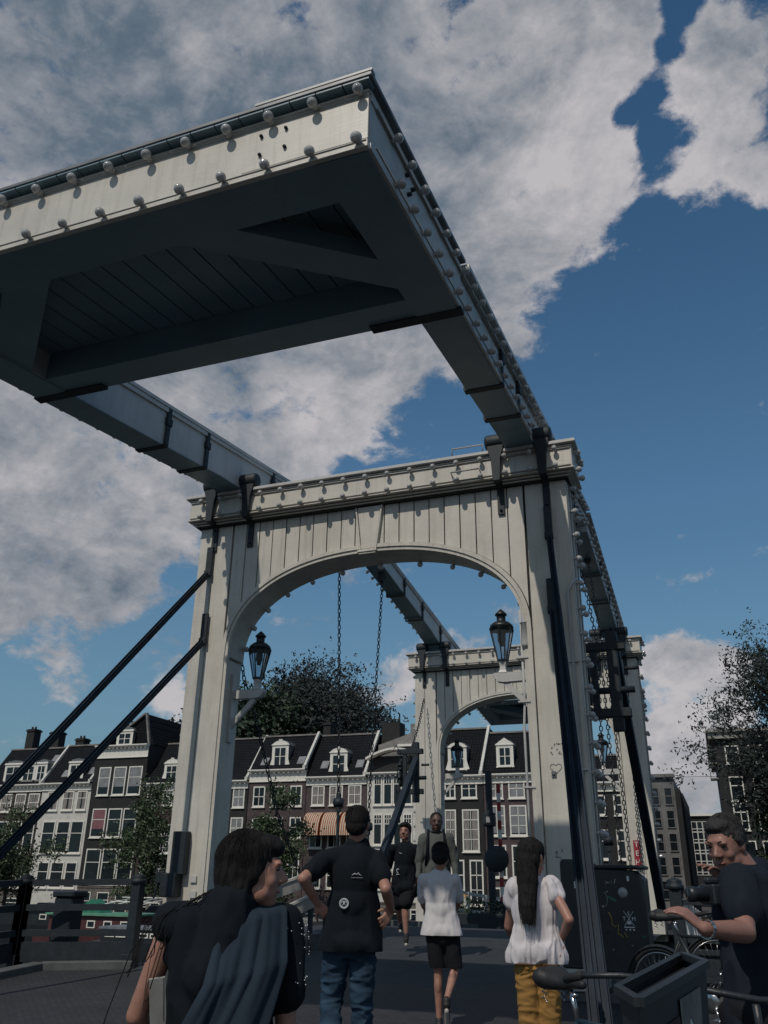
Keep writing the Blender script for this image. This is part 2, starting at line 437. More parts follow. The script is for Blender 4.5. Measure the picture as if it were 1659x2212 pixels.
# ladder handles and small fittings of the near portal
hd = MB()
hd.tube([(1.42,-.2,7.36),(1.42,-.2,7.50),(1.90,-.2,7.50),(1.90,-.2,7.36)], .014, 6)
hd.build('grab_handle', M['conduit'], near_portal)
hd = MB(); hd.tube([(1.42,-.20,7.02),(1.42,-.31,7.05),(1.86,-.31,7.05),(1.86,-.20,7.02)], .013, 6)
hd.build('grab_handle', M['conduit'], near_portal)
dp = MB()
dp.tube([(2.36,.0,.1),(2.36,.0,4.55)], .03, 8); dp.tube([(2.28,-.02,.1),(2.28,-.02,3.3),(2.3,.0,3.6),(2.3,.0,4.9)], .017, 8)
for z in (1.4,2.5,3.6,4.2): dp.box(2.22,2.44,-.05,.02,z,z+.02)
dp.lathe([(.06,0),(.07,.05),(.06,.35),(.075,.36)], 10, (2.36,0,4.35))
dp.build('drain_pipe', M['paint2'], near_portal)
dp = MB(); dp.tube([(3.0,-.03,.9),(2.99,-.03,5.1),(3.05,-.03,5.2),(3.1,.06,5.3)], .02, 8)
for z in (1.6,2.7,4.1): dp.box(2.93,3.07,-.05,-.006,z,z+.02)
dp.build('drain_pipe', M['paint2'], near_portal)
pl = MB(); pl.box(2.93-.06+.0, 2.93+.0-.0, -.022, -.008, 2.32, 2.385)
pl = MB(); pl.box(2.60,2.66,-.02,-.004,2.63,2.70); pl.lathe([(.012,0),(.02,-.008),(.004,-.012)], 10, (2.63,-.021,2.665), axis='y')
pl.build('lock_plate', M['lead'], near_portal)
pk = MB()
for (x, z) in ((-2.59,1.32),(-2.575,1.12)): pk.box(x-.05, x+.05, -.03, -.004, z, z+.085)
pk.build('switch_box', M['paint2'], near_portal)
# scribbles on the right post
sc = MB()
rr = random.Random(3)
for (cx_, cz_, w, h, n) in ((2.68,2.98,.20,.10,16),(2.63,1.70,.08,.05,8),(2.64,1.63,.05,.03,3)):
    for i in range(n):
        x = cx_+rr.uniform(-w, w)*.6; z = cz_+rr.uniform(-h, h)*.7; a = rr.uniform(0, PI); l = rr.uniform(.012, .03)
        sc.tube([(x, -.0075, z), (x+math.cos(a)*l, -.0075, z+math.sin(a)*l), (x+math.cos(a)*l+.01, -.0075, z+math.sin(a)*l-.012)], .0035, 4)
hp = [(2.66+ .075*math.sin(t)**3, -.0075, 2.74 + .0045*(13*math.cos(t)-5*math.cos(2*t)-2*math.cos(3*t)-math.cos(4*t))) for t in [i*PI/14 for i in range(1, 27)]]
sc.tube(hp, .003, 4)
sc.build('scribbled_marks', M['lead'], near_portal)
bx = MB(); bx.box(-2.93,-2.70,-.14,-.01,1.42,2.0); bx.box(-3.02,-2.78,-.20,-.01,1.13,1.44); bx.box(-3.14,-3.02,-.16,-.06,1.30,1.46)
bx.bar((-3.1,-.1,1.32),(-3.17,-.1,1.1),.03,.03)
o = bx.build('junction_box', M['iron'], near_portal, bevel=.01)

# ------------------------------------------------------------------ balance frames
SL = .14
def make_balance():
    root = empty('balance_frame', (0, .3, 8.12))
    def zt(y): return SL*y                      # top of the beam, y measured from the pivot
    def ZF(y, d): return zt(y)+d
    Y0, Y1 = -7.30, 5.70
    T = -.645
    prof = [(Y0, T), (-1.75, T), (-1.15, T+.01), (-.65, -.66), (-.2, -.70), (.35, -.72), (.5, -.60), (1.4, -.52), (Y1, -.42)]
    XI, XO = 2.25, 2.70
    for s in (-1, 1):
        mb = MB()
        low = [(y, zt(y)+d) for y, d in prof]
        x0, x1 = sorted((s*XI, s*(XO-.015)))
        for i in range(len(low)-1):
            (ya, za), (yb, zb_) = low[i], low[i+1]
            mb.prism([(ya, za), (yb, zb_), (yb, zt(yb)-.055), (ya, zt(ya)-.055)], x0, x1, 'x')
        mb.build('balance_beam', M['paint2'], root)
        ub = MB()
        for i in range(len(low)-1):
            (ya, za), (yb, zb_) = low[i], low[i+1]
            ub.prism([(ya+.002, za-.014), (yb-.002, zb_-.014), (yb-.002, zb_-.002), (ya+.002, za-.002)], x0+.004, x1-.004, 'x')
        ub.build('underside_board', M['under'], root)  # thin plate added below the beam, shade put into its colour
        cp = MB()
        x0, x1 = sorted((s*(XI-.05), s*(XO+.09)))
        cp.prism([(-4.60, zt(-4.6)-.054), (Y1+.05, zt(Y1)-.054), (Y1+.05, zt(Y1)), (-4.60, zt(-4.6))], x0, x1, 'x')
        x0, x1 = sorted((s*(XI-.035), s*(XI-.003)))
        cp.prism([(-4.6, zt(-4.6)-.13), (Y1, zt(Y1)-.10), (Y1, zt(Y1)-.06), (-4.6, zt(-4.6)-.06)], x0, x1, 'x')
        cp.build('beam_cap', M['paint2'], root)
        ld = MB()
        x0, x1 = sorted((s*(XO-.012), s*(XO+.018)))
        for dz0, dz1 in ((-.14, -.06), (T+.004, -.585)):
            ld.prism([(Y0, zt(Y0)+dz0), (-.8, zt(-.8)+dz0), (-.8, zt(-.8)+dz1), (Y0, zt(Y0)+dz1)], x0, x1, 'x')
        ld.prism([(-.8, zt(-.8)-.14), (Y1, zt(Y1)-.14), (Y1, zt(Y1)-.06), (-.8, zt(-.8)-.06)], x0, x1, 'x')
        ld.build('beam_moulding', M['paint2'], root)
        for y in (-2.72, -1.67, .52, 2.2, 3.7):
            d = T-.01 if y < -1.5 else -.60+.03*max(0, y-1)
            sb = MB()
            xa, xb = sorted((s*(XI-.015), s*(XO+.0)))
            sb.box(xa-.015, xb+.015, y-.05, y+.05, zt(y)+d-.02, zt(y)+d+.004)
            for x in (xa-.012, xb+.012):
                sb.box(x-.012, x+.012, y-.045, y+.045, zt(y)+d, zt(y)-.06)
                sb.obox((x, y, zt(y)+d*.42), (.03,0,0), (0,.06,0), (0,0,.06))
            sb.build('beam_strap', M['iron'], root, bevel=.004)
    # counterweight box at the landward end, shallow hollow underneath
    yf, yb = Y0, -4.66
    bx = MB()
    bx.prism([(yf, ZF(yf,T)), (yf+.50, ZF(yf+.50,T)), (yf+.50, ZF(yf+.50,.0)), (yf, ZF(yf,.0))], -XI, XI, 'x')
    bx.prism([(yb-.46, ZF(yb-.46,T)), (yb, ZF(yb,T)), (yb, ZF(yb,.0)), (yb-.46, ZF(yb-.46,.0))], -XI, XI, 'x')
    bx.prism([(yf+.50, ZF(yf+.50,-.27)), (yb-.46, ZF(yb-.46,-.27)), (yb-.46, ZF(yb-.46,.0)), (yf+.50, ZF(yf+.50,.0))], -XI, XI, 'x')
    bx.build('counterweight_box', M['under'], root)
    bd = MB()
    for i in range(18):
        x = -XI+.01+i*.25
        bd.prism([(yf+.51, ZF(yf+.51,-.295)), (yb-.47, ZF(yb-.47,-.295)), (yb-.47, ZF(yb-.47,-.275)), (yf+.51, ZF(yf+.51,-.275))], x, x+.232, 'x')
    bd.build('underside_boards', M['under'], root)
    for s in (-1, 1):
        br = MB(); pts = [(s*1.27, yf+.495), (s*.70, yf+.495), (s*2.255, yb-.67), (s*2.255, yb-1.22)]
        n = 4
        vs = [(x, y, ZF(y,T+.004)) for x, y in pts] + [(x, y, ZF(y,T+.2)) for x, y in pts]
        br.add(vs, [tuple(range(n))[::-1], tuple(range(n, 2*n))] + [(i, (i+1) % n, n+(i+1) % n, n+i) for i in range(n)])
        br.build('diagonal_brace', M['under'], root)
    fs = MB()
    fs.box(-2.70, 2.70, yf-.028, yf-.002, ZF(yf,T+.004), ZF(yf,-.035))
    fs.box(-2.71, 2.71, yf-.05, yf-.003, ZF(yf,T-.012), ZF(yf,T+.055))
    fs.box(-2.705, 2.705, yf-.040, yf-.003, ZF(yf,T+.062), ZF(yf,T+.075))
    fs.box(1.62, 2.705, yf-.033, yf-.026, ZF(yf,-.56), ZF(yf,-.14))
    fs.box(-2.71, 2.71, yf-.045, yf-.003, ZF(yf,-.072), ZF(yf,-.055))
    fs.build('front_fascia', M['paint'], root, bevel=.004)
    for s in (-1, 1):
        sf = MB(); x0, x1 = sorted((s*(XO-.012), s*(XO+.004)))
        sf.prism([(yf, ZF(yf,-.59)), (yb, ZF(yb,-.59)), (yb, ZF(yb,.05)), (yf, ZF(yf,.05))], x0, x1, 'x'); sf.build('side_fascia', M['paint2'], root)
    for (x, z) in ((1.78,-.22),(2.0,-.21),(1.78,-.42),(2.0,-.41)):
        pb = MB(); pb.lathe([(.014,0),(.016,-.02),(.009,-.03)], 8, (x, yf-.03, ZF(yf,z)), axis='y'); pb.build('bolt', M['iron'], root)
    for (y, z) in ((-6.45,-.22),(-6.3,-.27),(-6.4,-.40),(-6.2,-.44)):
        pb = MB(); pb.lathe([(.02,0),(.02,.03),(.012,.04)], 8, (XO+.005, y, zt(y)+z), axis='x'); pb.build('bolt', M['iron'], root)
    cp = MB()
    cp.prism([(yf-.125, ZF(yf,-.012)), (yb+.04, ZF(yb,.005)), (yb+.04, ZF(yb,.05)), (yf-.125, ZF(yf,.03))], -2.76, 2.76, 'x')
    cp.build('roof_board', M['lead'], root, bevel=.006)
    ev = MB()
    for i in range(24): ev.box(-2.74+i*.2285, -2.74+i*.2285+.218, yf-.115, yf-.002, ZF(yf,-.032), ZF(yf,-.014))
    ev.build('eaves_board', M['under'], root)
    er = MB(); er.box(1.75, 2.765, yf-.13, yf-.06, ZF(yf,.031), ZF(yf,.055)); er.build('lead_edge', M['paint2'], root)
    for s in (-1, 1):
        cs = MB(); a, b_ = sorted((s*1.72, s*(XO+.03))); y = yb-.05
        cs.box(a, b_, y-.065, y+.065, ZF(y,T)-.03, ZF(y,T)+.01); cs.build('corner_strap', M['iron'], root, bevel=.004)
    wr_ = MB()
    for z in (T+.045, -.10): wr_.tube([(-2.7, yf-.05, ZF(yf,z)), (2.7, yf-.05, ZF(yf,z))], .008, 5)
    for s in (-1, 1):
        for z in (-.145, -.565): wr_.tube([(s*(XO+.026), -7.2, zt(-7.2)+z), (s*(XO+.026), -.9, zt(-.9)+z)], .009, 5)
        wr_.tube([(s*(XO+.026), -.9, zt(-.9)-.145), (s*(XO+.026), 5.5, zt(5.5)-.145)], .009, 5)
    wr_.build('bulb_wiring', M['conduit'], root)
    L = []
    for i in range(14):
        x = 2.64 - i*.3855
        L += [((x, yf-.05, ZF(yf,T+.035)), (0,-1,0)), ((x, yf-.055, ZF(yf,-.105)), (0,-1,0))]
    for s in (1, -1):
        for i in range(36):
            y = -6.83+i*.357
            if y > 5.5: break
            L.append(((s*(XO+.02), y, zt(y)-.145), (s,0,0)))
            if y < -.8: L.append(((s*(XO+.02), y+.08, zt(y)-.565), (s,0,0)))
            elif y > .6: L.append(((s*(XO-.01), y+.08, zt(y)-.44), (s,0,0)))
    bulbs(root, L)
    return root
near_bal = make_balance()
tag(near_bal, 'huge white balance frame with counterweight box hanging overhead, rows of bulbs along it', 'balance frame', 'balance frames of the drawbridge')
far_bal = copy_tree(near_bal)
far_bal.location = (0, 11.55+.3, 8.13); far_bal.rotation_euler = (-.015, 0, PI)
far_bal['label'] = 'balance frame resting on the farther portal, its beams pointing towards the near portal'
# ------------------------------------------------------------------ ground, water
def gz(y):
    """deck profile of the hump bridge"""
    if y < -5.6: return 0
    if y < 4.0: return .05*(y+5.6)
    if y < 7.6: return .48 + .05*(y-4) - .05*(y-4)**2/3.6*1.0
    return .48 - .05*(y-7.6) if y < 50 else -1.64
def clampz(y): return max(-1.95, gz(y))
def paving(name, c1, c2, mort, sc, msize=.02, rot=0, bs=.5):
    m, nt, b = NT(name)
    tc = nt.nodes.new('ShaderNodeTexCoord'); mp = nt.nodes.new('ShaderNodeMapping'); lk(nt, tc.outputs['Object'], mp.inputs[0])
    mp.inputs['Rotation'].default_value = (0, 0, rot)
    br = nt.nodes.new('ShaderNodeTexBrick'); lk(nt, mp.outputs[0], br.inputs['Vector'])
    br.inputs['Scale'].default_value = sc; br.inputs['Color1'].default_value = (*c1, 1); br.inputs['Color2'].default_value = (*c2, 1)
    br.inputs['Mortar'].default_value = (*mort, 1); br.inputs['Mortar Size'].default_value = msize; br.inputs['Bias'].default_value = -.2
    n = noise_n(nt, mp.outputs[0], 1.2, 6, .7); r = ramp(nt, n.outputs[0], [(.3, .6), (.75, 1.25)])
    mx = nt.nodes.new('ShaderNodeMix'); mx.data_type = 'RGBA'; mx.blend_type = 'MULTIPLY'; mx.inputs[0].default_value = 1
    lk(nt, br.outputs[0], mx.inputs[6]); lk(nt, r.outputs[0], mx.inputs[7])
    sp = noise_n(nt, mp.outputs[0], 26, 3, .8); sr = ramp(nt, sp.outputs[0], [(.70, 0.), (.76, .55)])
    m2 = nt.nodes.new('ShaderNodeMix'); m2.data_type = 'RGBA'; lk(nt, sr.outputs[0], m2.inputs[0]); lk(nt, mx.outputs[2], m2.inputs[6]); m2.inputs[7].default_value = (.22,.20,.18,1)
    lk(nt, m2.outputs[2], b.inputs['Base Color']); b.inputs['Roughness'].default_value = .75
    ad = nt.nodes.new('ShaderNodeMath'); ad.operation = 'ADD'; lk(nt, br.outputs['Fac'], ad.inputs[0])
    n3 = noise_n(nt, mp.outputs[0], 30, 3); 
    sb = nt.nodes.new('ShaderNodeMath'); sb.operation = 'SUBTRACT'; lk(nt, n3.outputs[0], sb.inputs[0]); lk(nt, br.outputs['Fac'], sb.inputs[1])
    bump(nt, b, sb.outputs[0], bs, .015)
    return m
M['road'] = paving('brick_paving', (.026,.027,.031), (.044,.042,.044), (.012,.014,.017), 5.0, .035)
M['asphalt'] = mat('asphalt', (.026,.030,.036), .8, .3, 3, 0, .3, 120)
M['stone'] = mat('kerb_stone', (.085,.09,.092), .8, .3, 5, 0, .3, 40)
M['quaybrick'] = mat('quay_brick', (.06,.045,.038), .85, .4, 5, 0, .4, 30)
m, nt, b = NT('river_water'); b.inputs['Base Color'].default_value = (.012,.022,.022,1); b.inputs['Roughness'].default_value = .08
n = noise_n(nt, coords(nt, (1, 1.6, 1)), 2.2, 4, .6); bump(nt, b, n.outputs[0], .5, .12); M['water'] = m

ys = [-60] + [-8+i*.5 for i in range(0, 48)] + [20, 30, 40, 46, 57.5]
mb = MB()
def strip(name, xa, xb, y0, y1, dz, mt, kind='structure'):
    mb = MB(); Y = [y0] + [y for y in ys if y0 < y < y1] + [y1]
    fx = xa if callable(xa) else (lambda y: xa); gx = xb if callable(xb) else (lambda y: xb)
    vs = []
    for y in Y: vs += [(fx(y), y, clampz(y)+dz), (gx(y), y, clampz(y)+dz)]
    mb.add(vs, [(2*i, 2*i+1, 2*i+3, 2*i+2) for i in range(len(Y)-1)])
    return tag(mb.build(name, mt), kind=kind)
strip('road', -4.35, 7.2, -60, -.7, 0, M['road'])
strip('bridge_deck', -3.3, 3.3, -.7, 14.5, 0, M['asphalt'])
strip('far_road', -4.6, 4.6, 14.5, 57.5, 0, M['road'])
mb = MB(); mb.box(-60, -4.36, -60, -3.0, -.35, -.02); mb.box(7.21, 60, -60, -3.0, -.35, -.02)
tag(mb.build('near_bank_ground', M['asphalt']), kind='structure')
mb = MB(); mb.box(-4.6, 7.4, -60, -.7, -3.2, -.06); mb.box(-3.3, 3.3, -.7, 14.5, -.35, -.02); mb.box(-4.6,-3.3,-.95,-.3,-3.2,.08)
for y in (-.6, 11.0): mb.box(-3.5, 3.5, y, y+1.6, -3.2, -.05)
tag(mb.build('bridge_pier', M['quaybrick']), kind='structure')
mb = MB(); mb.box(-140, 120, 44, 57.4, -3.3, -2.02); mb.box(-140, 120, 57.4, 400, -3.3, -2.0)
mb.box(-4.6, 4.6, 14.5, 44, -3.3, -1.99)
tag(mb.build('far_quay', M['quaybrick']), kind='structure')
mb = MB(); mb.add([(-400,-400,-3.25),(400,-400,-3.25),(400,44.2,-3.25),(-400,44.2,-3.25)], [(0,1,2,3)])
tag(mb.build('river_water', M['water']), kind='structure')
mb = MB(); mb.add([(-1500,-1500,-3.6),(1500,-1500,-3.6),(1500,1500,-3.6),(-1500,1500,-3.6)], [(0,1,2,3)])
tag(mb.build('ground', M['quaybrick']), kind='structure')
def kerb(pts, w=.16, h=.12):
    mb = MB()
    for (x0, y0), (x1, y1) in zip(pts, pts[1:]):
        n = max(1, int(math.hypot(x1-x0, y1-y0)/.9))
        for i in range(n):
            a, b_ = i/n, (i+1)/n-.01
            p = V((x0+(x1-x0)*a, y0+(y1-y0)*a, 0)); q = V((x0+(x1-x0)*b_, y0+(y1-y0)*b_, 0))
            p.z = clampz(p.y)+h/2-.03; q.z = clampz(q.y)+h/2-.03
            mb.bar(p, q, w, h)
    return tag(mb.build('kerb', M['stone'], bevel=.01), kind='structure')
kerb([(-3.12,-.45),(-4.25,-.98),(-4.2,-3),(-4.2,-20)], .22)
kerb([(3.3,-.45),(7.1,-.9)], .2)
# wide plate kerbs of the footways on the leaf
kerb([(-2.2,.8),(-2.2,14.3)], .2, .14); kerb([(2.2,.8),(2.2,14.3)], .2, .14)

# ------------------------------------------------------------------ lanterns
M['lantern'] = mat('lantern_iron', (.014,.018,.022), .4, .3, 10)
def make_lantern(s):
    root = empty('street_lantern', (0,0,0))
    mb = MB()
    L0, L1 = 4.27, 4.72
    r0, r1 = .075, .175
    n = 6; P = lambda r, k: (r*math.cos(2*PI*k/n+PI/6), r*math.sin(2*PI*k/n+PI/6))
    for k in range(n):
        a, b_ = P(r0, k), P(r1, k)
        mb.bar((*a, L0), (*b_, L1), .016, .016)
    mb.lathe([(.085,L0-.02),(.085,L0),(.075,L0+.012)], 6, rot=PI/6, smooth=False)
    mb.lathe([(.178,L1-.012),(.19,L1),(.178,L1+.015)], 6, rot=PI/6, smooth=False)
    mb.build('lantern_frame', M['lantern'], root)
    g = MB(); g.lathe([(r0-.004,L0+.012),(r1-.006,L1-.012)], 6, rot=PI/6, smooth=False); g.build('glass', M['lglass'], root)
    c = MB(); c.lathe([(.178,L1+.015),(.165,L1+.06),(.12,L1+.10),(.07,L1+.125),(.066,L1+.13),(.066,L1+.21),(.088,L1+.215),(.088,L1+.23),(.02,L1+.30),(.004,L1+.31)], 12)
    c.build('lantern_roof', M['lantern'], root)
    k = MB(); k.lathe([(.05,L1-.0),(.055,L1-.16),(.035,L1-.20),(.03,L1-.24)], 10); k.build('lamp_burner', M['lantern'], root)
    pd = MB(); pd.lathe([(.085,4.09),(.062,4.13),(.055,4.18),(.075,4.248)], 4, rot=PI/4, smooth=False)
    pd.build('pedestal', M['paint2'], root)
    br = MB()
    e = -s   # bracket runs from the post towards the roadway
    br.prism([(s*.47, 3.96), (s*.47, 4.09), (-s*.13, 4.09), (-s*.15, 4.05), (-s*.08, 3.965), (0, 3.95)], -.055, .055)
    br.build('bracket_arm', M['paint2'], root, bevel=.004)
    bb = MB(); bb.bar((s*.44,0,3.52), (s*.03,0,3.945), .075, .06, up=(0,1,0)); bb.build('bracket_brace', M['paint2'], root)
    wb = MB(); x0, x1 = sorted((s*.40, s*.445)); wb.box(x0, x1, -.07,.07, 3.3, 4.35) if s < 0 else wb.box(x0, x1, -.05,.05, 3.4, 4.2)
    wb.build('wall_board', M['paint2'], root)
    return root
for s, lab in ((-1, 'black lantern on the inside of the near portal, left post'), (1, 'black lantern on the inside of the near portal, right post')):
    t = make_lantern(s); t.location = (s*1.96, .30, 0)
    tag(t, lab, 'lantern', 'black lanterns on white brackets inside the portals')
    u = copy_tree(t); u.location = (s*1.96, .30+11.55, -.02)
    u['label'] = 'farther black lantern seen in front of the dormer, on the far portal' if s < 0 else 'farther black lantern half hidden behind the chains right of the near portal'

# ------------------------------------------------------------------ tie rods (stays)
def stay(p, q, label):
    root = empty('iron_stay', p)
    p = V(p); q = V(q); d = q-p
    mb = MB(); O = V((0,0,0))
    up = d.cross(V((1,0,0))).normalized()
    mb.bar(O, d, .085, .045, up=up)
    for k in (-.026, .026):
        side = d.normalized().cross(up).normalized()
        mb.bar(side*k + up*.035, d + side*k + up*.035, .014, .045, up=up)
    mb.build('stay_rod', M['iron_blue'], root)
    pl = MB(); pl.box(-.055, .055, -.045, .0, -.02, .45); pl.box(-.06,.06,-.07,0,-.06,.04); pl.build('stay_plate', M['iron'], root, bevel=.005)
    ft = MB(); ft.box(d.x-.15, d.x+.15, d.y-.2, d.y+.2, d.z-.25, d.z+.03); ft.build('stay_foot', M['iron'], root, bevel=.01)
    tag(root, label, 'iron stay', 'slanting iron stays of the near portal')
stay((-2.83,-.03,6.0), (-3.80,-5.05,-.12), 'upper of the two slanting iron stays left of the near portal')
stay((-2.80,-.03,4.85), (-3.72,-4.55,-.68+.5), 'lower of the two slanting iron stays left of the near portal')
stay((2.79,-.03,5.95), (3.72,-5.05,.0), 'long thick iron stay down the front of the right post, the taller one')
stay((2.76,-.03,4.85), (3.52,-4.25,-.05), 'iron stay on the right post starting below the taller one')

# ------------------------------------------------------------------ chains
def chain(pts, label, pitch=.088, name='hanging_chain', hook=True):
    pts = [V(p) for p in pts]
    L = [0]
    for a, b_ in zip(pts, pts[1:]): L.append(L[-1]+(b_-a).length)
    def at(t):
        for i in range(len(pts)-1):
            if t <= L[i+1]: return pts[i].lerp(pts[i+1], (t-L[i])/(L[i+1]-L[i])), (pts[i+1]-pts[i]).normalized()
        return pts[-1], (pts[-1]-pts[-2]).normalized()
    root = empty(name, pts[0]); mb = MB(); n = int(L[-1]/pitch)
    for i in range(n):
        p, d = at((i+.5)*pitch); p = p-pts[0]
        a = d.orthogonal().normalized(); b_ = d.cross(a)
        # keep the link planes fixed in the world
        ref = V((1,0,0)) - d*d.x; ref.normalize(); oth = d.cross(ref)
        s_ = ref if i % 2 else oth
        l, w = .040, .028
        ring = []
        for k in range(10):
            t = 2*PI*k/10; c, s2 = math.cos(t), math.sin(t)
            ring.append(p + d*(c*.028 + math.copysign(l-.018, c)) + s_*(s2*w))
        mb.tube(ring, .011, 5, closed=True)
    mb.build('chain_links', M['chain'], root)
    if hook:
        p, d = at(L[-1]); p = p-pts[0]
        hk = MB(); hk.bar(p+V((0,0,.05)), p-V((0,0,.3)), .08, .08); hk.lathe([(.0,-.09),(.09,-.08),(.09,.08),(.0,.09)], 10, p-V((0,0,.12)), axis='x'); hk.bar(p-V((0,0,.3)), p-V((0,0,1.0)), .045, .045)
        hk.build('chain_shackle', M['iron'], root)
        sh = MB(); sh.box(-.07,.07,-.07,.07,-.14,.12); sh.lathe([(.03,-.12),(.03,.12)], 8, (0,0,-.05), axis='x'); sh.build('top_shackle', M['iron'], root, bevel=.01)
    return tag(root, label, 'chain', 'lifting chains of the drawbridge')
chain([(-2.46,4.3,8.15),(-2.45,4.45,7.5),(-2.47,4.85,2.9)], 'straight lifting chain seen through the middle of the near arch')
chain([(-2.42,6.95,8.2),(-2.42,7.0,7.86),(-2.74,7.38,4.5),(-2.9,7.6,2.6)], 'leaning lifting chain hanging from the beam tip above the centre of the near arch')
chain([(-2.72,.75,5.4),(-2.75,1.3,4.41),(-2.75,1.8,3.87),(-2.75,2.8,2.42),(-2.75,3.9,1.4)], 'slack chain curving down behind the left lantern of the near portal', hook=False)
chain([(-2.75,11.35,6.05),(-2.75,10.9,5.3),(-2.75,9.9,4.12)], 'chain fixed to the front of the far portal, left post', hook=False)
chain([(2.50,5.0,8.2),(2.78,5.2,5.67),(2.67,5.2,3.3),(2.66,5.2,2.2)], 'leftmost chain in the gap right of the near portal')
chain([(2.75,6.0,5.2),(2.75,6.0,4.25),(2.77,6.0,2.6),(2.77,6.0,1.6)], 'second chain in the gap right of the near portal', hook=False)
chain([(2.5,7.4,8.3),(2.745,7.5,4.64),(2.79,7.5,2.4),(2.79,7.5,1.4)], 'third chain in the gap right of the near portal, beside the thick slanting bar')
chain([(2.81,11.4,6.0),(2.785,11.4,5.87),(2.70,11.4,2.7),(2.69,11.4,1.6)], 'chain hanging along the front of the far portal, right post', hook=False)

# ------------------------------------------------------------------ lifting gear
def gear(name_label, x, base, sgn, tipz, foot):
    root = empty('lifting_gear', base)
    bx_, by, bz = base
    fr = MB()
    for z in (-.1, .9): fr.box(-.36*1, .34, -.07, .07, z, z+.13)
    fr.box(.06, .22, -.06, .08, -.30, 1.20); fr.box(-.20,-.10,-.05,.05,-.1,.95)
    fr.build('guide_frame', M['iron'], root, bevel=.01)
    wh = MB()
    for z, r in ((.62,.17),(.30,.22)):
        k = 18; P = [((r if i % 2 else r-.035)*math.cos(2*PI*i/k), z+(r if i % 2 else r-.035)*math.sin(2*PI*i/k)) for i in range(k)]
        wh.prism(P, -.28, -.22, 'x')
    wh.lathe([(.05,-.3),(.05,.42)], 10, (0,0,.3), axis='x'); wh.lathe([(.03,.3),(.03,.5)], 8, (0,0,.62), axis='x')
    wh.build('gear_wheel', M['iron'], root)
    rb = MB(); f = V(foot)-V(base); t = V((.16, 0, tipz))
    rb.bar(t, f, .19, .14, up=(1,0,0)); rb.bar(t+V((0,0,.11)), f+V((0,0,.11)), .05, .06, up=(1,0,0))
    rb.build('rack_bar', M['iron_blue'], root, bevel=.008)
    cb = MB()
    for k in range(4):
        r = .13+.02*k
        cb.tube([(-.33+r*.35*math.cos(2*PI*i/16), -.1, -.2+.0*k+r*1.8*math.sin(2*PI*i/16)*.9) for i in range(16)], .012, 5, closed=True)
    cb.tube([(-.45,-.05,1.05),(-.36,-.1,1.12),(-.25,-.1,.95),(-.35,-.1,.3)], .012, 5)
    cb.build('cable_coil', M['iron'], root)
    return tag(root, name_label, 'lifting gear', 'lifting gear of the drawbridge')
gear('lifting gear with cog wheels and thick slanting bar, right of the near portal', 3.25, (3.22,1.6,3.72), 1, 1.15, (3.42,5.75,.95))
g2 = gear('black lifting gear with a bar slanting down behind the people, left of the far portal', -2.75, (-2.76,10.2,3.5), -1, .75, (-2.78,7.3,1.0))

# ------------------------------------------------------------------ railings
def railing(pts, label, heights=(.35,.70,1.05), post=.07, name='iron_railing', m=None, step=1.25, cap=True, wide=.05):
    m = m or M['iron']
    root = empty(name, (pts[0][0], pts[0][1], clampz(pts[0][1]))); o = V(root.location)
    P = []
    for (x0, y0), (x1, y1) in zip(pts, pts[1:]):
        n = max(1, round(math.hypot(x1-x0, y1-y0)/step))
        for i in range(n+1):
            q = V((x0+(x1-x0)*i/n, y0+(y1-y0)*i/n, 0)); q.z = clampz(q.y)
            if not P or (q-P[-1]).length > .05: P.append(q)
    for p in P:
        mb = MB(); q = p-o
        mb.box(q.x-post, q.x+post, q.y-post, q.y+post, q.z-.05, q.z+1.04)
        if cap:
            mb.lathe([(post*1.5,1.04),(post*1.6,1.08),(post*1.2,1.10),(post*1.3,1.14),(.01,1.17)], 10, (q.x,q.y,q.z))
            mb.box(q.x-post*1.25, q.x+post*1.25, q.y-post*1.25, q.y+post*1.25, q.z-.05, q.z+.16)
        mb.build('railing_post', m, root, bevel=.006)
    if name == 'iron_railing':
        kb = MB()
        for a, b_ in zip(P, P[1:]): kb.bar(a-o+V((0,0,.19)), b_-o+V((0,0,.19)), .045, .24)
        kb.build('kick_board', m, root)
    for h in heights:
        rb = MB()
        for a, b_ in zip(P, P[1:]): rb.bar(a-o+V((0,0,h)), b_-o+V((0,0,h)), wide, wide*1.1)
        rb.build('rail', m, root)
    return tag(root, label, 'railing')
railing([(-3.22,-.42),(-4.72,-.95)], 'black iron railing with thick posts left of the near portal post', heights=(.42,.74,1.06), wide=.075, step=1.6)
railing([(-4.72,-.95),(-4.95,-2.6),(-5.0,-16)], 'black iron railing along the approach road at the left edge', heights=(.42,.74,1.06), step=1.6, wide=.075)
t = empty('bollard_post', (-4.42,-.35,.05)); mb = MB(); mb.box(-.16,.16,-.14,.14,-3,1.05); mb.box(-.19,.19,-.17,.17,1.05,1.14); mb.build('timber', M['iron'], t, bevel=.02); tag(t, 'thick dark mooring timber behind the left railing', 'post')
railing([(3.95,.15),(8.5,.15)], 'black iron railing over the water behind the man in the dark T-shirt', heights=(.38,.5,.9,1.02), step=.9)
railing([(-3.15,14.6),(-3.3,43)], 'white railing of the far approach span left side', heights=(.5,1.0), m=M['paint2'], name='white_railing', step=2.4, cap=False, wide=.08)
railing([(3.15,14.6),(3.3,43)], 'white railing of the far approach span right side', heights=(.5,1.0), m=M['paint2'], name='white_railing', step=2.4, cap=False, wide=.08)
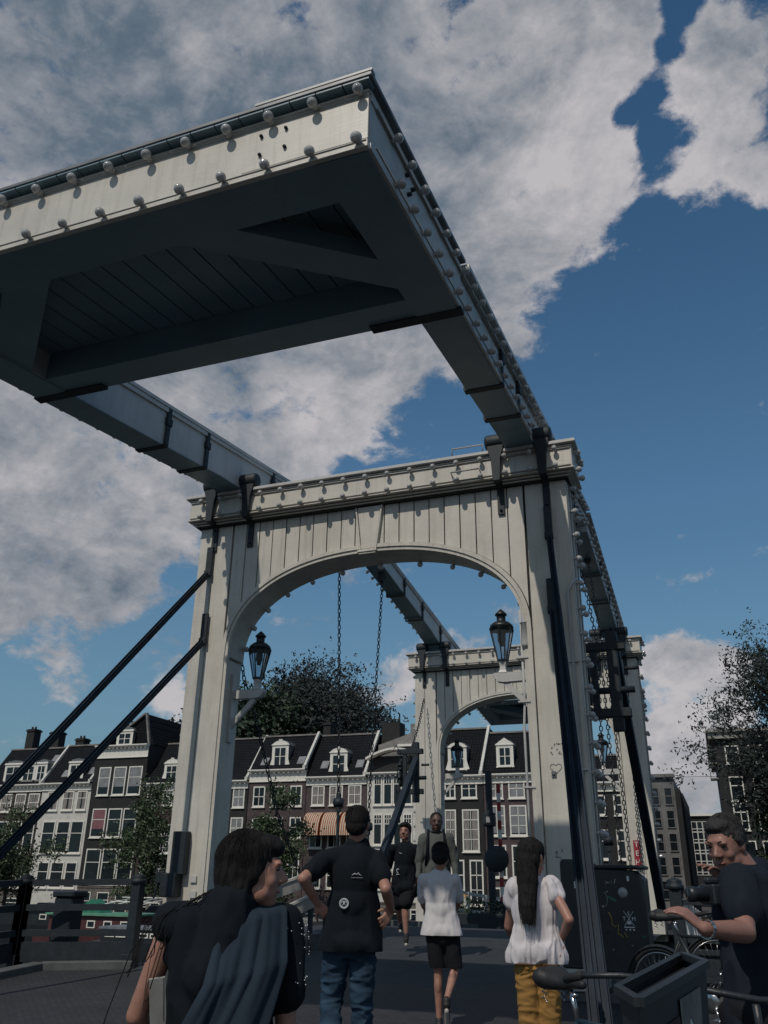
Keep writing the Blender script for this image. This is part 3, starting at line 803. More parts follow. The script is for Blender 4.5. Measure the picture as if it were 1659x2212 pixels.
# sloping white rails of the bridge leaf
t = empty('leaf_railing', (-2.6,1.2,.35))
for z0, z1 in ((.60,1.05),(.15,.72)):
    mb = MB(); mb.bar((-.0,-.1,z0), (.95,.9,z1), .05, .17); mb.build('rail_plank', M['conduit'], t)
    mb = MB(); mb.bar((-.0,-.1,z0+.105), (.95,.9,z1+.105), .09, .035); mb.build('rail_cap', M['paint'], t)
for x, y in ((.1,0),(.9,.85)):
    mb = MB(); mb.box(x-.03,x+.03,y,y+.07,-.05,.95); mb.build('railing_post', M['iron'], t)
tag(t, 'two sloping white planks between the woman in profile and man in black', 'bridge railing')
mb = MB()
for i in range(3): mb.box(-2.9+.2*i, -1.9+.16*i, 1.0+.5*i, 1.45+.5*i, .30, .40+.10*i)
tag(mb.build('stone_steps', M['stone'], bevel=.01), 'low grey stone steps beside the left side of the deck', 'steps')

# ------------------------------------------------------------------ barrier, signal and flower box
M['red'] = mat('barrier_red', (.30,.02,.02), .45, .2, 6)
M['whitep'] = mat('barrier_white', (.7,.68,.64), .45, .1, 6)
t = empty('traffic_barrier', (-1.8,16,.08))
for i in range(14):
    if i % 2 == 0: pass
for i in range(13):
    mb = MB(); mb.box(-.055,.055,-.03,.03,.6+i*.27,.6+(i+1)*.27-.002); mb.build('arm_band', M['whitep' if i % 2 else 'red'], t)
mb = MB(); mb.box(-.18,.18,-.15,.15,0,.75); mb.build('barrier_base', M['iron'], t, bevel=.02)
tag(t, 'raised red and white banded barrier arm beyond the far portal', 'barrier')
t = empty('traffic_signal', (-2.08,15.9,.08))
mb = MB(); mb.box(-.09,.09,-.08,.08,0,4.5); mb.build('signal_post', M['iron'], t)
mb = MB(); mb.lathe([(.02,-.09),(.36,-.09),(.38,-.07),(.38,-.03),(.02,-.03)], 24, (.18,0,1.92), axis='y'); mb.build('round_board', M['iron'], t)
mb = MB(); mb.box(-.17,.17,-.22,.1,2.85,3.25); mb.build('signal_box', M['iron'], t, bevel=.02)
mb = MB(); mb.box(-.06,.06,-.24,-.221,2.95,3.12); mb.build('signal_lamp', M['conduit'], t)
tag(t, 'dark signal post with a round black board and a lamp box beside the barrier', 'traffic signal')
M['leaf_dk'] = mat('leaf_dark', (.022,.042,.020), .6, .5, 12)
M['leaf'] = mat('leaf_green', (.035,.060,.022), .6, .5, 3)
M['yellow'] = mat('yellow_flower', (.55,.33,.05), .6, .3, 8)
def leafcloud(mb, rnd, c, rad, n, size, mi=0):
    for i in range(n):
        while True:
            p = V((rnd.uniform(-1,1), rnd.uniform(-1,1), rnd.uniform(-1,1)))
            if p.length < 1: break
        p = V(c) + V((p.x*rad[0], p.y*rad[1], p.z*rad[2]))
        a = V((rnd.gauss(0,1), rnd.gauss(0,1), rnd.gauss(0,1))).normalized(); b_ = a.orthogonal().normalized()
        s_ = size*rnd.uniform(.6,1.3)
        mb.add([p-a*s_, p+b_*s_*.5, p+a*s_, p-b_*s_*.5], [(0,1,2,3)], mi)
t = empty('flower_box', (-2.35,15.0,.1))
mb = MB(); mb.box(-.95,.92,-.22,.22,0,.42); mb.build('planter_trough', M['iron'], t, bevel=.02)
mb = MB(); leafcloud(mb, R0, (0,0,.58), (.92,.22,.24), 420, .05); mb.build('leaves', M['leaf'], t)
mb = MB(); leafcloud(mb, R0, (-.35,-.1,.86), (.12,.06,.07), 40, .04); mb.build('flowers', M['yellow'], t)
tag(t, 'long dark trough of green plants with one yellow bloom past the far portal', 'flower box')

# ------------------------------------------------------------------ machine cabinet with stickers
M['cab'] = mat('cabinet_black', (.016,.020,.024), .45, .3, 6, 0, .15, 50)
t = empty('machine_cabinet', (2.79,-1.0,.27))
mb = MB(); mb.prism([(-.0,.30),(.37,.30),(.37,1.22),(.28,1.36),(.03,1.36),(-.0,1.33)], .0, .55); mb.box(-.03,.38,-.03,.58,.27,.31)
mb.build('small_cabinet', M['cab'], t, bevel=.012)
mb = MB(); mb.prism([(.375,.25),(.90,.25),(.90,1.16),(.80,1.25),(.375,1.27)], -.02, .60); mb.box(.36,.92,-.05,.62,1.262,1.30)
mb.build('large_cabinet', M['cab'], t, bevel=.012)
mb = MB(); mb.box(-.02,.40,-.02,.57,.05,.265); mb.build('plinth', M['paint2'], t, bevel=.01)
mb = MB(); mb.box(-.1,.95,.0,.6,-.25,.045); mb.build('stone_base', M['stone'], t, bevel=.01)
mb = MB(); mb.lathe([(.0,-.012),(.02,-.01),(.022,0)], 10, (.30,-.002,.95), axis='y'); mb.lathe([(.0,-.012),(.02,-.01),(.022,0)], 10, (.33,-.002,.45), axis='y'); mb.build('cabinet_lock', M['lead'], t)
yf = -.024
M['stk'] = mat('sticker_grey', (.34,.35,.36), .7, .35, 30)
M['stkg'] = mat('sticker_green', (.03,.12,.07), .7, .4, 30)
M['stky'] = mat('yellow_marker', (.5,.36,.05), .7, .2, 30)
M['stkw'] = mat('white_marker', (.62,.64,.66), .7, .2, 30)
yf = -.024
mb = MB(); mb.lathe([(.001,-.003),(.052,-.003),(.052,0)], 20, (.67,yf,1.024), axis='y'); mb.build('round_sticker', M['stk'], t)
mb = MB(); mb.box(.145,.19,-.004,-.001,1.06,1.13); mb.box(.725,.748,yf-.003,yf,1.14,1.19); mb.build('paper_sticker', M['stkw'], t)
rs = random.Random(8)
for i in range(9):
    mb = MB(); x = rs.uniform(.42,.85); z = rs.uniform(.45,1.15); w_ = rs.uniform(.008,.02); mb.obox((x,yf+.001-.002*.5,z),(w_,0,w_*.2),(0,.0012,0),(-w_*.15,0,w_*.7)); mb.build('worn_sticker', M[['stk','lead','stkg','seam'][i%4]], t)
mb = MB(); mb.obox((.55,yf,.96),(.045,0,-.02),(0,.0015,0),(.006,0,.014)); mb.build('green_sticker', M['stkg'], t)
def scr(pts, r, m, nm):
    mb = MB(); mb.tube([(x, yf-.002, z) for x, z in pts], r, 4); mb.build(nm, m, t)
scr([(.49+.008*i, 1.12+(.022 if i % 2 else -.022)+.003*math.sin(i*2.1)) for i in range(13)] + [(.60,1.16)], .0028, M['stkw'], 'white_scrawl')
scr([(.50+.02*math.sin(k*1.3)+.012*k, .80-.02*k+.028*math.cos(k*2.1)) for k in range(9)] + [(.62,.60),(.65,.56),(.68,.59),(.65,.63)], .0034, M['stky'], 'yellow_scrawl')
scr([(.47,1.03),(.49,1.0),(.5,.96),(.49,.90),(.47,.88)], .003, M['stk'], 'chalk_line')
def text(s, size, loc, rot, m, parent, name='lettering', ext=.001, sx=1):
    cu_ = bpy.data.curves.new(name, 'FONT'); cu_.body = s; cu_.size = size; cu_.extrude = ext; cu_.align_x = 'CENTER'; cu_.align_y = 'CENTER'
    tmp = bpy.data.objects.new('tmp', cu_); col.objects.link(tmp)
    dg = bpy.context.evaluated_depsgraph_get(); me = bpy.data.meshes.new_from_object(tmp.evaluated_get(dg)); bpy.data.objects.remove(tmp)
    me.materials.clear(); me.materials.append(m)
    o = bpy.data.objects.new(name, me); col.objects.link(o); o.location = loc; o.rotation_euler = rot; o.scale = (sx,1,1); reg(o, parent); return o
for ch_, dx, dz in (('S',0,.052),('T',-.05,0),('M',.05,0)): text(ch_, .055, (.71+dx, yf-.003, .765+dz), (PI/2,0,0), M['stkw'], t)
mb = MB()
for s in (-1,1): mb.bar((.71-s*.05,yf-.003,.84),(.71+s*.05,yf-.003,.70), .004,.009,up=(0,1,0))
mb.prism([(.69,.715),(.69,.735),(.71,.752),(.73,.735),(.73,.715)], yf-.004, yf-.001); mb.box(.655,.765,yf-.004,yf-.001,.680,.690)
for x in (.665,.705,.745): mb.box(x,x+.016,yf-.004,yf-.001,.655,.668)
mb.build('crossed_emblem', M['stkw'], t)
tag(t, 'black machine cabinet covered in stickers and scrawls at the foot of the right post', 'cabinet')
# ------------------------------------------------------------------ canal houses
def brick(name, c, c2=None, sc=4.5):
    m, nt, b = NT(name)
    vec = coords(nt); sw = nt.nodes.new('ShaderNodeSeparateXYZ'); lk(nt, vec, sw.inputs[0])
    cb = nt.nodes.new('ShaderNodeCombineXYZ')
    ad = nt.nodes.new('ShaderNodeMath'); ad.operation = 'ADD'; lk(nt, sw.outputs[0], ad.inputs[0]); lk(nt, sw.outputs[1], ad.inputs[1])
    lk(nt, ad.outputs[0], cb.inputs[0]); lk(nt, sw.outputs[2], cb.inputs[1])
    br = nt.nodes.new('ShaderNodeTexBrick'); lk(nt, cb.outputs[0], br.inputs['Vector']); br.inputs['Scale'].default_value = sc
    c2 = c2 or tuple(x*1.6 for x in c)
    br.inputs['Color1'].default_value = (*c, 1); br.inputs['Color2'].default_value = (*c2, 1); br.inputs['Mortar'].default_value = (*[x*1.5+.01 for x in c], 1)
    n = noise_n(nt, vec, .6, 6, .7); r = ramp(nt, n.outputs[0], [(.3,.6),(.7,1.3)])
    mx = nt.nodes.new('ShaderNodeMix'); mx.data_type = 'RGBA'; mx.blend_type = 'MULTIPLY'; mx.inputs[0].default_value = 1
    lk(nt, br.outputs[0], mx.inputs[6]); lk(nt, r.outputs[0], mx.inputs[7]); lk(nt, mx.outputs[2], b.inputs['Base Color'])
    b.inputs['Roughness'].default_value = .85; bump(nt, b, br.outputs['Fac'], .3, .02)
    return m
M['br_dark'] = brick('brick_black', (.012,.012,.013))
M['br_brown'] = brick('brick_brown', (.035,.024,.024))
M['br_mid'] = brick('brick_mauve', (.055,.040,.042))
M['plaster_w'] = mat('white_plaster', (.56,.55,.51), .8, .15, 2, 0, .2, 20)
M['plaster_g'] = mat('grey_plaster', (.20,.19,.18), .85, .3, 2, 0, .2, 20)
M['stone_g'] = mat('base_stone', (.13,.12,.11), .85, .35, 2, 0, .2, 20)
M['trim'] = mat('window_paint', (.72,.70,.64), .5, .12, 8)
M['trimd'] = mat('dull_trim', (.30,.29,.26), .6, .2, 8)
M['pane'] = mat('window_glass', (.010,.014,.018), .08, .3, .8)
M['cream'] = mat('blind_cloth', (.20,.21,.22), .8, .25, 2)
M['curtain'] = mat('curtain_cloth', (.22,.20,.19), .9, .6, 9, 0, .4, 12, (3,1,.2))
M['pinkc'] = mat('pink_curtain', (.20,.09,.10), .9, .4, 9, stretch=(3,1,.2))
m, nt, b = NT('roof_tiles')
vec = coords(nt); n = noise_n(nt, vec, .9, 6, .7)
tr = ramp(nt, n.outputs[0], [(.3,(.005,.007,.010)),(.7,(.013,.016,.021))])
br = nt.nodes.new('ShaderNodeTexBrick'); sw = nt.nodes.new('ShaderNodeSeparateXYZ'); lk(nt, vec, sw.inputs[0]); cb = nt.nodes.new('ShaderNodeCombineXYZ')
lk(nt, sw.outputs[0], cb.inputs[0]); lk(nt, sw.outputs[2], cb.inputs[1]); lk(nt, cb.outputs[0], br.inputs['Vector'])
br.offset = 0; br.inputs['Scale'].default_value = 1; br.inputs['Brick Width'].default_value = .26; br.inputs['Row Height'].default_value = .27; br.inputs['Mortar Size'].default_value = .035
br.inputs['Color1'].default_value = (1,1,1,1); br.inputs['Color2'].default_value = (.7,.7,.7,1); br.inputs['Mortar'].default_value = (.25,.25,.25,1); br.inputs['Mortar Smooth'].default_value = .7
mx = nt.nodes.new('ShaderNodeMix'); mx.data_type = 'RGBA'; mx.blend_type = 'MULTIPLY'; mx.inputs[0].default_value = 1
lk(nt, tr.outputs[0], mx.inputs[6]); lk(nt, br.outputs[0], mx.inputs[7]); lk(nt, mx.outputs[2], b.inputs['Base Color']); b.inputs['Roughness'].default_value = .8; b.inputs['Specular IOR Level'].default_value = .15
bump(nt, b, br.outputs[0], .8, .05); M['tiles'] = m
m, nt, b = NT('striped_awning')
vec = coords(nt); wv = nt.nodes.new('ShaderNodeTexWave'); wv.bands_direction = 'X'; lk(nt, vec, wv.inputs['Vector']); wv.inputs['Scale'].default_value = 1.65
r = ramp(nt, wv.outputs[0], [(.4,(.50,.45,.37)),(.55,(.30,.09,.03))]); lk(nt, r.outputs[0], b.inputs['Base Color']); b.inputs['Roughness'].default_value = .9; M['awning'] = m

YF = 58.0
rh = random.Random(11)
def window(par, x0, x1, z0, z1, Y=YF, style='sash', fw=.11, pane=None, m=None, face='y'):
    """frame, bars and sill in one mesh; the pane is its sub-part"""
    m = m or M['trim']
    mb = MB(); y0, y1 = Y-.07, Y+.0
    mb.box(x0, x0+fw, y0, y1, z0, z1); mb.box(x1-fw, x1, y0, y1, z0, z1)
    mb.box(x0+fw, x1-fw, y0, y1, z1-fw, z1); mb.box(x0+fw, x1-fw, y0, y1, z0, z0+fw*1.2)
    mb.box(x0-.06, x1+.06, y0-.07, y1, z0-.08, z0-.003)
    W = x1-x0; H = z1-z0; b_ = .05; ya = y0+.015
    def v(x, a, c): mb.box(x-b_/2, x+b_/2, ya, y1-.01, a, c)
    def h(z, t=.05): mb.box(x0+fw, x1-fw, ya, y1-.012, z-t/2, z+t/2)
    cx = (x0+x1)/2
    if style == 'sash': h(z0+H*.5, .07); v(cx, z0+fw, z1-fw)
    elif style == 'casement': v(cx, z0+fw, z1-fw); mb.box(cx-.04, cx+.04, y0+.005, y1-.01, z0+fw, z1-fw); h(z0+H*.52)
    elif style == 'tall':
        h(z0+H*.75, .07); v(cx, z0+fw, z1-fw); h(z0+H*.52); h(z0+H*.29)
    elif style == 'tall3':
        h(z0+H*.66, .07); v(cx, z0+fw, z1-fw); h(z0+H*.34)
    elif style == 'transom': h(z0+H*.62, .06)
    elif style == 'grid':
        for i in (1, 2): v(x0+fw+(W-2*fw)*i/3, z0+fw, z1-fw)
        for i in range(1, 5): h(z0+H*i/5, .05 if i == 3 else .03)
    elif style == 'transomgrid':
        h(z0+H*.68, .07)
        for i in (1, 2): v(x0+fw+(W-2*fw)*i/3, z0+H*.68, z1-fw)
        h(z0+H*.84)
    o = mb.build('window', m, par)
    pb = MB(); pb.box(x0+fw, x1-fw, y1-.035, y1-.02, z0+fw, z1-fw); pb.build('pane', M['pane'] , o)
    if pane:
        cb_ = MB(); zz = z0+H*pane[1]
        if pane[0] == 'curtain':
            for xa, xb in ((x0+fw+.02, x0+W*.42), (x1-W*.42, x1-fw-.02)): cb_.box(xa, xb, y1-.040, y1-.037, z0+fw, z1-fw)
        else: cb_.box(x0+fw+.02, x1-fw-.02, y1-.040, y1-.037, zz, z1-fw)
        cb_.build('curtain', M[pane[2]], o)
    return o
def dormer(par, x0, x1, z0, z1, style='arch', Y=YF+.35):
    cx = (x0+x1)/2; W = x1-x0
    mb = MB(); mb.box(x0, x1, Y, Y+2.2, z0-.1, z1-.45)
    mb.prism([(x0-.05, z1-.45), (x1+.05, z1-.45), (x1-.12, z1-.12), (cx, z1), (x0+.12, z1-.12)], Y+.05, Y+2.6)
    o = mb.build('dormer', M['lead'], par)
    f = MB(); f.box(x0-.06, x0+.14, Y-.06, Y, z0, z1-.45); f.box(x1-.14, x1+.06, Y-.06, Y, z0, z1-.45); f.box(x0+.14, x1-.14, Y-.06, Y, z1-.62, z1-.45)
    f.box(x0-.12, x1+.12, Y-.14, Y+.1, z1-.47, z1-.40); f.box(x0-.1, x1+.1, Y-.1, Y, z0-.08, z0)
    if style == 'arch': poly = [(x0-.10+(W+.2)*i/10, z1-.40+.36*math.sin(PI*i/10)**.8) for i in range(11)]
    elif style == 'gable': poly = [(x0-.12, z1-.40), (x1+.12, z1-.40), (cx, z1+.12)]
    else: poly = [(x0-.1, z1-.40), (x1+.1, z1-.40), (x1+.1, z1-.30), (x0-.1, z1-.30)]
    f.prism(poly, Y-.10, Y-.02)
    if style == 'arch':
        for s in (-1, 1):
            e = x0-.06 if s < 0 else x1+.06
            f.prism([(e, z0), (e+s*.22, z0), (e+s*.10, z0+.35), (e, z0+.7)], Y-.05, Y-.01)
        f.box(cx-.16, cx+.16, Y-.11, Y-.02, z1-.06, z1+.06)
    f.build('dormer_front', M['trim'], o)
    window(o, x0+.15, x1-.15, z0+.02, z1-.63, Y-.002, 'casement', .07)
    return o
def house(name, label, x0, x1, zc, ridge, rows, wall, styles, cor=(.62,), roof='slope', dorm=(), sky_=(), base=None, cop=True, curtains=(), depth=10, zb=-2.05, cat='house', chim=(), fr=None):
    root = empty(name, ((x0+x1)/2, YF, zb)); X = (x0+x1)/2; inv = V((-X, -YF, -zb))
    sub = empty_shift = None
    parts = []
    w = MB(); w.box(x0+.01, x1-.01, YF, YF+depth, zb, zc-.02); parts.append(w.build('wall', M[wall], root))
    c = MB(); h = cor[0]
    c.box(x0+.02, x1-.02, YF-.05, YF-.002, zc-h, zc-.16); c.box(x0-.0, x1+.0, YF-.38, YF+.1, zc-.16, zc-.07); c.box(x0, x1, YF-.45, YF+.05, zc-.07, zc+.03)
    c.box(x0+.02, x1-.02, YF-.12, YF-.01, zc-h-.06, zc-h)
    k = int((x1-x0)/.45)
    for i in range(k): xx = x0+.25+i*(x1-x0-.5)/max(1, k-1); c.box(xx-.05, xx+.05, YF-.30, YF-.052, zc-.30, zc-.162)
    parts.append(c.build('cornice', M['trim'], root))
    if roof == 'slope':
        r = MB(); d = (ridge-zc)*.75
        r.prism([(YF-.05, zc+.035), (YF+d, ridge), (YF+depth, ridge-.6), (YF+depth, zc)], x0+.02, x1-.02, 'x'); parts.append(r.build('roof', M['tiles'], root))
        rc = MB(); rc.bar((x0+.05, YF+d, ridge+.03), (x1-.05, YF+d, ridge+.03), .3, .14); parts.append(rc.build('ridge_capping', M['plaster_g'], root))
        if cop:
            cp = MB(); cp.bar((x1-.12, YF-.25, zc+.12), (x1-.12, YF+d+.1, ridge+.22), .24, .22, up=(1,0,0)); cp.box(x1-.24, x1, YF-.4, YF+.1, zc-.1, zc+.3)
            parts.append(cp.build('coping', M['plaster_w'], root))
    if base:
        b_ = MB(); b_.box(x0+.015, x1-.015, YF-.04, YF-.002, zb, base); b_.box(x0+.01, x1-.01, YF-.10, YF-.002, base, base+.12)
        parts.append(b_.build('ground_floor_front', M['stone_g'], root))
        n = 3; wd = (x1-x0)/n
        for i in range(n):
            xa = x0+wd*i+.35; window(root, xa, xa+wd-.7, zb+.35 if i else zb+.1, base-.35, YF-.045, 'transom', .08)
    for ri, row in enumerate(rows):
        z0, z1, cols_ = row
        for ci, (xa, xb) in enumerate(cols_):
            cu = None
            for (r_, c_, kd) in curtains:
                if r_ == ri and (c_ == ci or c_ == -1): cu = kd
            window(root, xa, xb, z0, z1, YF-.003, styles[ri], pane=cu)
    for d_ in dorm: dormer(root, *d_)
    for (cx, cz) in sky_:
        s = MB(); d = (ridge-zc)*.75; sl_ = d/(ridge-zc)
        ya = YF+(cz-zc)*sl_-.12
        s.obox((cx, ya, cz), (.34,0,0), (0,.34*sl_,.34), (0,-.03,.03)); parts.append(s.build('skylight', M['cream'], root))
    for (cx, zt_, w_) in chim:
        s = MB(); s.box(cx-w_, cx+w_, YF+3, YF+4, zc+1, zt_); s.box(cx-w_-.08, cx+w_+.08, YF+2.9, YF+4.1, zt_-.25, zt_-.1)
        for q in range(int(w_*4)): s.lathe([(.12,zt_),(.10,zt_+.3)], 8, (cx-w_+.2+q*.42, YF+3.5, 0))
        parts.append(s.build('chimney', M['br_dark'], root))
    for o in KIDS.get(root.name, []): o.location = V(o.location)+inv
    return tag(root, label, cat, 'canal houses in a row on the far quay')

S3 = [(0, 0)]
C = ('curtain', 0, 'curtain'); B = ('blind', .45, 'cream')
house('canal_house', 'dark canal house at the left edge with a wide flat dormer of three windows', -64.2, -56.75, 9.47, 13.35,
  [(6.96,8.64,[(-61.63,-60.26),(-59.83,-58.56),(-58.22,-56.9)]),(3.2,6.12,[(-61.6,-60.2),(-59.7,-58.5),(-58.1,-56.95)]),(.19,2.46,[(-61.5,-60.2),(-59.63,-58.48),(-58.16,-57.02)])],
  'br_brown', ['sash','transom','sash'], curtains=[(0,-1,C)], base=-.3, chim=[(-62.2,15.5,.5),(-59.0,15.1,.6)], sky_=[(-57.4,12.2)], dorm=[(-62.1,-60.0,9.85,11.95,'flat'),(-59.9,-58.3,9.85,11.95,'flat'),(-58.2,-56.95,9.85,11.95,'flat')])
house('canal_house', 'white plastered narrow canal house with nine dark windows on the left', -56.73, -50.95, 9.51, 13.5,
  [(7.01,8.79,[(-55.93,-54.61),(-54.12,-52.83),(-52.45,-51.3)]),(3.21,6.08,[(-55.97,-54.48),(-54.27,-52.75),(-52.67,-51.2)]),(.24,2.49,[(-55.77,-54.47),(-54.27,-52.77),(-52.58,-51.3)])],
  'plaster_w', ['transom','transom','transom'], curtains=[(0,-1,C)], base=.0, chim=[(-51.6,14.1,.3),(-55.7,14.3,.5)], sky_=[(-54.75,10.5),(-51.7,10.7)], dorm=[(-54.2,-52.5,9.65,11.9,'flat')])
t3 = house('canal_house', 'black brick gabled house with a white frieze, left of the near portal', -50.95, -45.0, 12.85, 15.9,
  [(8.29,10.88,[(-50.27,-48.93),(-48.58,-47.17),(-46.9,-45.39)]),(4.58,7.13,[(-50.39,-48.83),(-48.6,-47.07),(-46.92,-45.41)]),(.61,3.63,[(-50.47,-48.8),(-48.64,-47.03),(-46.91,-45.28)])],
  'br_dark', ['transom','transom','transom'], cor=(1.1,), roof=None, curtains=[(0,-1,('blind',.3,'cream')),(1,0,('blind',.3,'pinkc'))], base=.35)
def addto(root, mb, name, m):
    o = mb.build(name, m, root); o.location = V(o.location) - V(root.location); return o
mb = MB(); mb.prism([(-50.6,12.9),(-45.0,12.9),(-46.3,15.9)], YF+.8, YF+9, 'y'); addto(t3, mb, 'roof', M['tiles'])
mb = MB(); mb.bar((-50.6,YF+.7,13.0),(-46.3,YF+.7,15.95),.14,.3,up=(0,1,0)); mb.bar((-46.2,YF+.7,15.95),(-45.5,YF+.7,12.9),.18,.3,up=(0,1,0)); addto(t3, mb, 'gable_coping', M['plaster_g'])
dd = dormer(t3, -49.0,-47.3,12.95,14.7,'flat'); dd.location = V(dd.location)-V(t3.location)
mb = MB(); mb.box(-49.3,-48.2,YF+2,YF+3,14,15.2)
for i in range(4): mb.lathe([(.11,15.2),(.10,15.6)],8,(-49.15+i*.27,YF+2.5,0))
addto(t3, mb, 'chimney', M['br_dark'])
house('canal_house', 'brown canal house with small-paned windows behind the left tree', -44.95, -39.9, 9.25, 13.25,
  [(7.29,8.62,[(-44.53,-43.4),(-42.88,-41.7),(-41.3,-40.2)]),(3.24,5.68,[(-44.16,-43.1),(-42.62,-41.6),(-41.2,-40.2)]),(.29,2.55,[(-44.44,-43.28),(-42.78,-41.78),(-41.3,-40.2)])],
  'br_brown', ['grid','grid','grid'], base=-.4, dorm=[(-43.18,-41.7,9.6,11.5,'arch')], curtains=[(2,-1,('blind',.1,'cream'))])
house('canal_house', 'dark canal house mostly hidden behind the left post of the near portal', -39.85, -34.05, 9.29, 13.42,
  [(7.0,8.8,[(-39.2,-38.0),(-37.2,-36.0),(-35.52,-34.34)]),(4.44,6.2,[(-39.2,-38.0),(-37.2,-36.0),(-35.55,-34.32)]),(1.2,3.4,[(-39.2,-38.0),(-37.2,-36.0),(-35.55,-34.32)])],
  'br_dark', ['sash','sash','sash'], curtains=[(0,-1,('blind',.05,'cream')),(1,-1,('blind',.05,'cream'))], base=-.4)
house('canal_house', 'mauve brick house with a hooded arched dormer, behind the thin tree', -34.0, -28.42, 10.12, 13.41,
  [(7.03,8.76,[(-33.49,-32.32),(-31.7,-30.41),(-29.88,-28.75)]),(4.44,6.17,[(-33.41,-32.23),(-31.7,-30.48),(-29.78,-28.68)]),(.9,3.5,[(-33.3,-32.2),(-31.6,-30.5),(-29.8,-28.7)])],
  'br_mid', ['sash','casement','sash'], cor=(.95,), base=-.9, dorm=[(-32.0,-30.5,10.42,12.75,'arch')], sky_=[(-32.8,10.93),(-29.2,10.93)])
h7 = house('canal_house', 'brick house with three orange striped awnings over its windows', -28.38, -22.75, 9.39, 13.34,
  [(7.06,8.69,[(-27.82,-26.61),(-26.16,-24.92),(-24.42,-23.21)]),(3.67,6.5,[(-27.9,-26.7),(-26.2,-25.0),(-24.5,-23.3)]),(.6,2.6,[(-27.9,-26.7),(-26.2,-25.0),(-24.5,-23.3)])],
  'br_mid', ['casement','sash','sash'], base=-.9, curtains=[(0,-1,C)], dorm=[(-26.3,-24.8,9.62,11.9,'arch')], sky_=[(-27.0,10.5),(-23.7,10.5)], chim=[(-28.0,14.6,.35)])
for xa, xb in ((-28.1,-26.55),(-26.4,-24.85),(-24.7,-23.15)):
    mb = MB(); n = 8; prof = [(YF-.02-1.25*math.sin(i/n*PI/2), 6.5-1.85*(1-math.cos(i/n*PI/2))) for i in range(n+1)]
    for (ya, za), (yb, zb_) in zip(prof, prof[1:]): mb.add([(xa,ya,za),(xb,ya,za),(xb,yb,zb_),(xa,yb,zb_)], [(0,1,2,3)], 0, True)
    for x in (xa, xb): mb.add([(x,YF-.02,prof[-1][1])]+[(x,y,z) for y, z in prof], [tuple(range(n+2))])
    addto(h7, mb, 'awning', M['awning'])
h8 = house('canal_house', 'narrow white bay-fronted house with a curved eave and grey plaster gable', -22.72, -17.45, 9.59, 11.0,
  [(7.0,9.46,[(-22.14,-21.36),(-21.27,-20.45),(-20.41,-19.6),(-19.5,-18.7)]),(3.9,6.33,[(-22.12,-21.3),(-21.2,-20.45),(-20.35,-19.6),(-19.5,-18.7)]),(.6,3.0,[(-22.1,-21.3),(-21.2,-20.45),(-20.35,-19.6),(-19.5,-18.7)])],
  'plaster_w', ['transomgrid','transomgrid','transomgrid'], roof=None, cor=(.1,), base=-.4)
mb = MB(); mb.box(-22.7,-17.5,YF+.3,YF+9,9.5,11.0); addto(h8, mb, 'attic_wall', M['br_dark'])
mb = MB(); ar = [(-22.75+5.1*i/12, 10.85+.75*math.sin(PI*i/12)) for i in range(13)]
for (xa, za), (xb, zb_) in zip(ar, ar[1:]): mb.prism([(xa,za-.18),(xb,zb_-.18),(xb,zb_),(xa,za)], YF-.5, YF+.8)
addto(h8, mb, 'curved_eave', M['trim'])
mb = MB(); mb.prism([(-22.6,11.0),(-17.5,11.0),(-17.5,13.3),(-19.2,13.2),(-21.5,12.5),(-22.5,12.2)], YF+2.0, YF+6); addto(h8, mb, 'plaster_gable', M['plaster_g'])
mb = MB(); mb.box(-20.6,-17.6,YF+1.6,YF+2.0,11.95,12.15); addto(h8, mb, 'ledge', M['trim'])
mb = MB(); mb.box(-19.7,-18.5,YF+2.5,YF+3.5,12.8,14.0); addto(h8, mb, 'chimney', M['plaster_g'])
mb = MB(); mb.box(-22.6,-20.9,YF+3,YF+4.5,12,14.3)
for i in range(4): mb.lathe([(.13,14.3),(.12,14.7)],8,(-22.3+i*.38,YF+3.6,0))
addto(h8, mb, 'chimney', M['br_dark'])
house('canal_house', 'black brick house with tall curtained windows seen through the far portal', -17.4, -12.7, 9.19, 13.4,
  [(7.42,8.87,[(-17.1,-16.3),(-15.91,-15.0),(-14.52,-13.21)]),(3.42,6.59,[(-17.1,-16.3),(-15.96,-15.0),(-14.49,-13.12)]),(-.41,2.85,[(-16.9,-15.9),(-15.5,-14.4),(-13.98,-12.9)])],
  'br_dark', ['casement','tall','tall3'], dorm=[(-15.63,-14.15,9.73,11.95,'arch')], curtains=[(1,-1,C)])
house('canal_house', 'mauve brick house with a pointed gable dormer seen through the far portal', -12.67, -7.0, 9.21, 12.9,
  [(7.35,8.87,[(-12.31,-11.08),(-10.65,-9.33),(-8.6,-7.41)]),(4.57,6.85,[(-12.33,-10.99),(-10.64,-9.28),(-8.64,-7.38)]),(1.58,3.93,[(-12.25,-11.01),(-10.59,-9.42),(-8.6,-7.4)]),(-1.2,.9,[(-12.25,-11.01),(-10.59,-9.42),(-8.6,-7.4)])],
  'br_mid', ['sash','tall3','sash','sash'], dorm=[(-11.53,-10.24,9.86,12.0,'gable')], curtains=[(0,-1,('blind',.05,'cream')),(1,-1,('blind',.1,'cream'))])
house('canal_house', 'grey fronted corner house seen through the chains between the right posts', -6.95, -.6, 8.4, 10.6,
  [(6.0,7.5,[(-6.5,-5.2),(-4.5,-3.2),(-2.6,-1.3)]),(2.9,5.0,[(-6.5,-5.2),(-4.5,-3.2),(-2.6,-1.3)]),(-.6,1.8,[(-6.5,-5.2),(-4.5,-3.2),(-2.6,-1.3)])],
  'br_dark', ['sash','transom','transom'], cop=False)
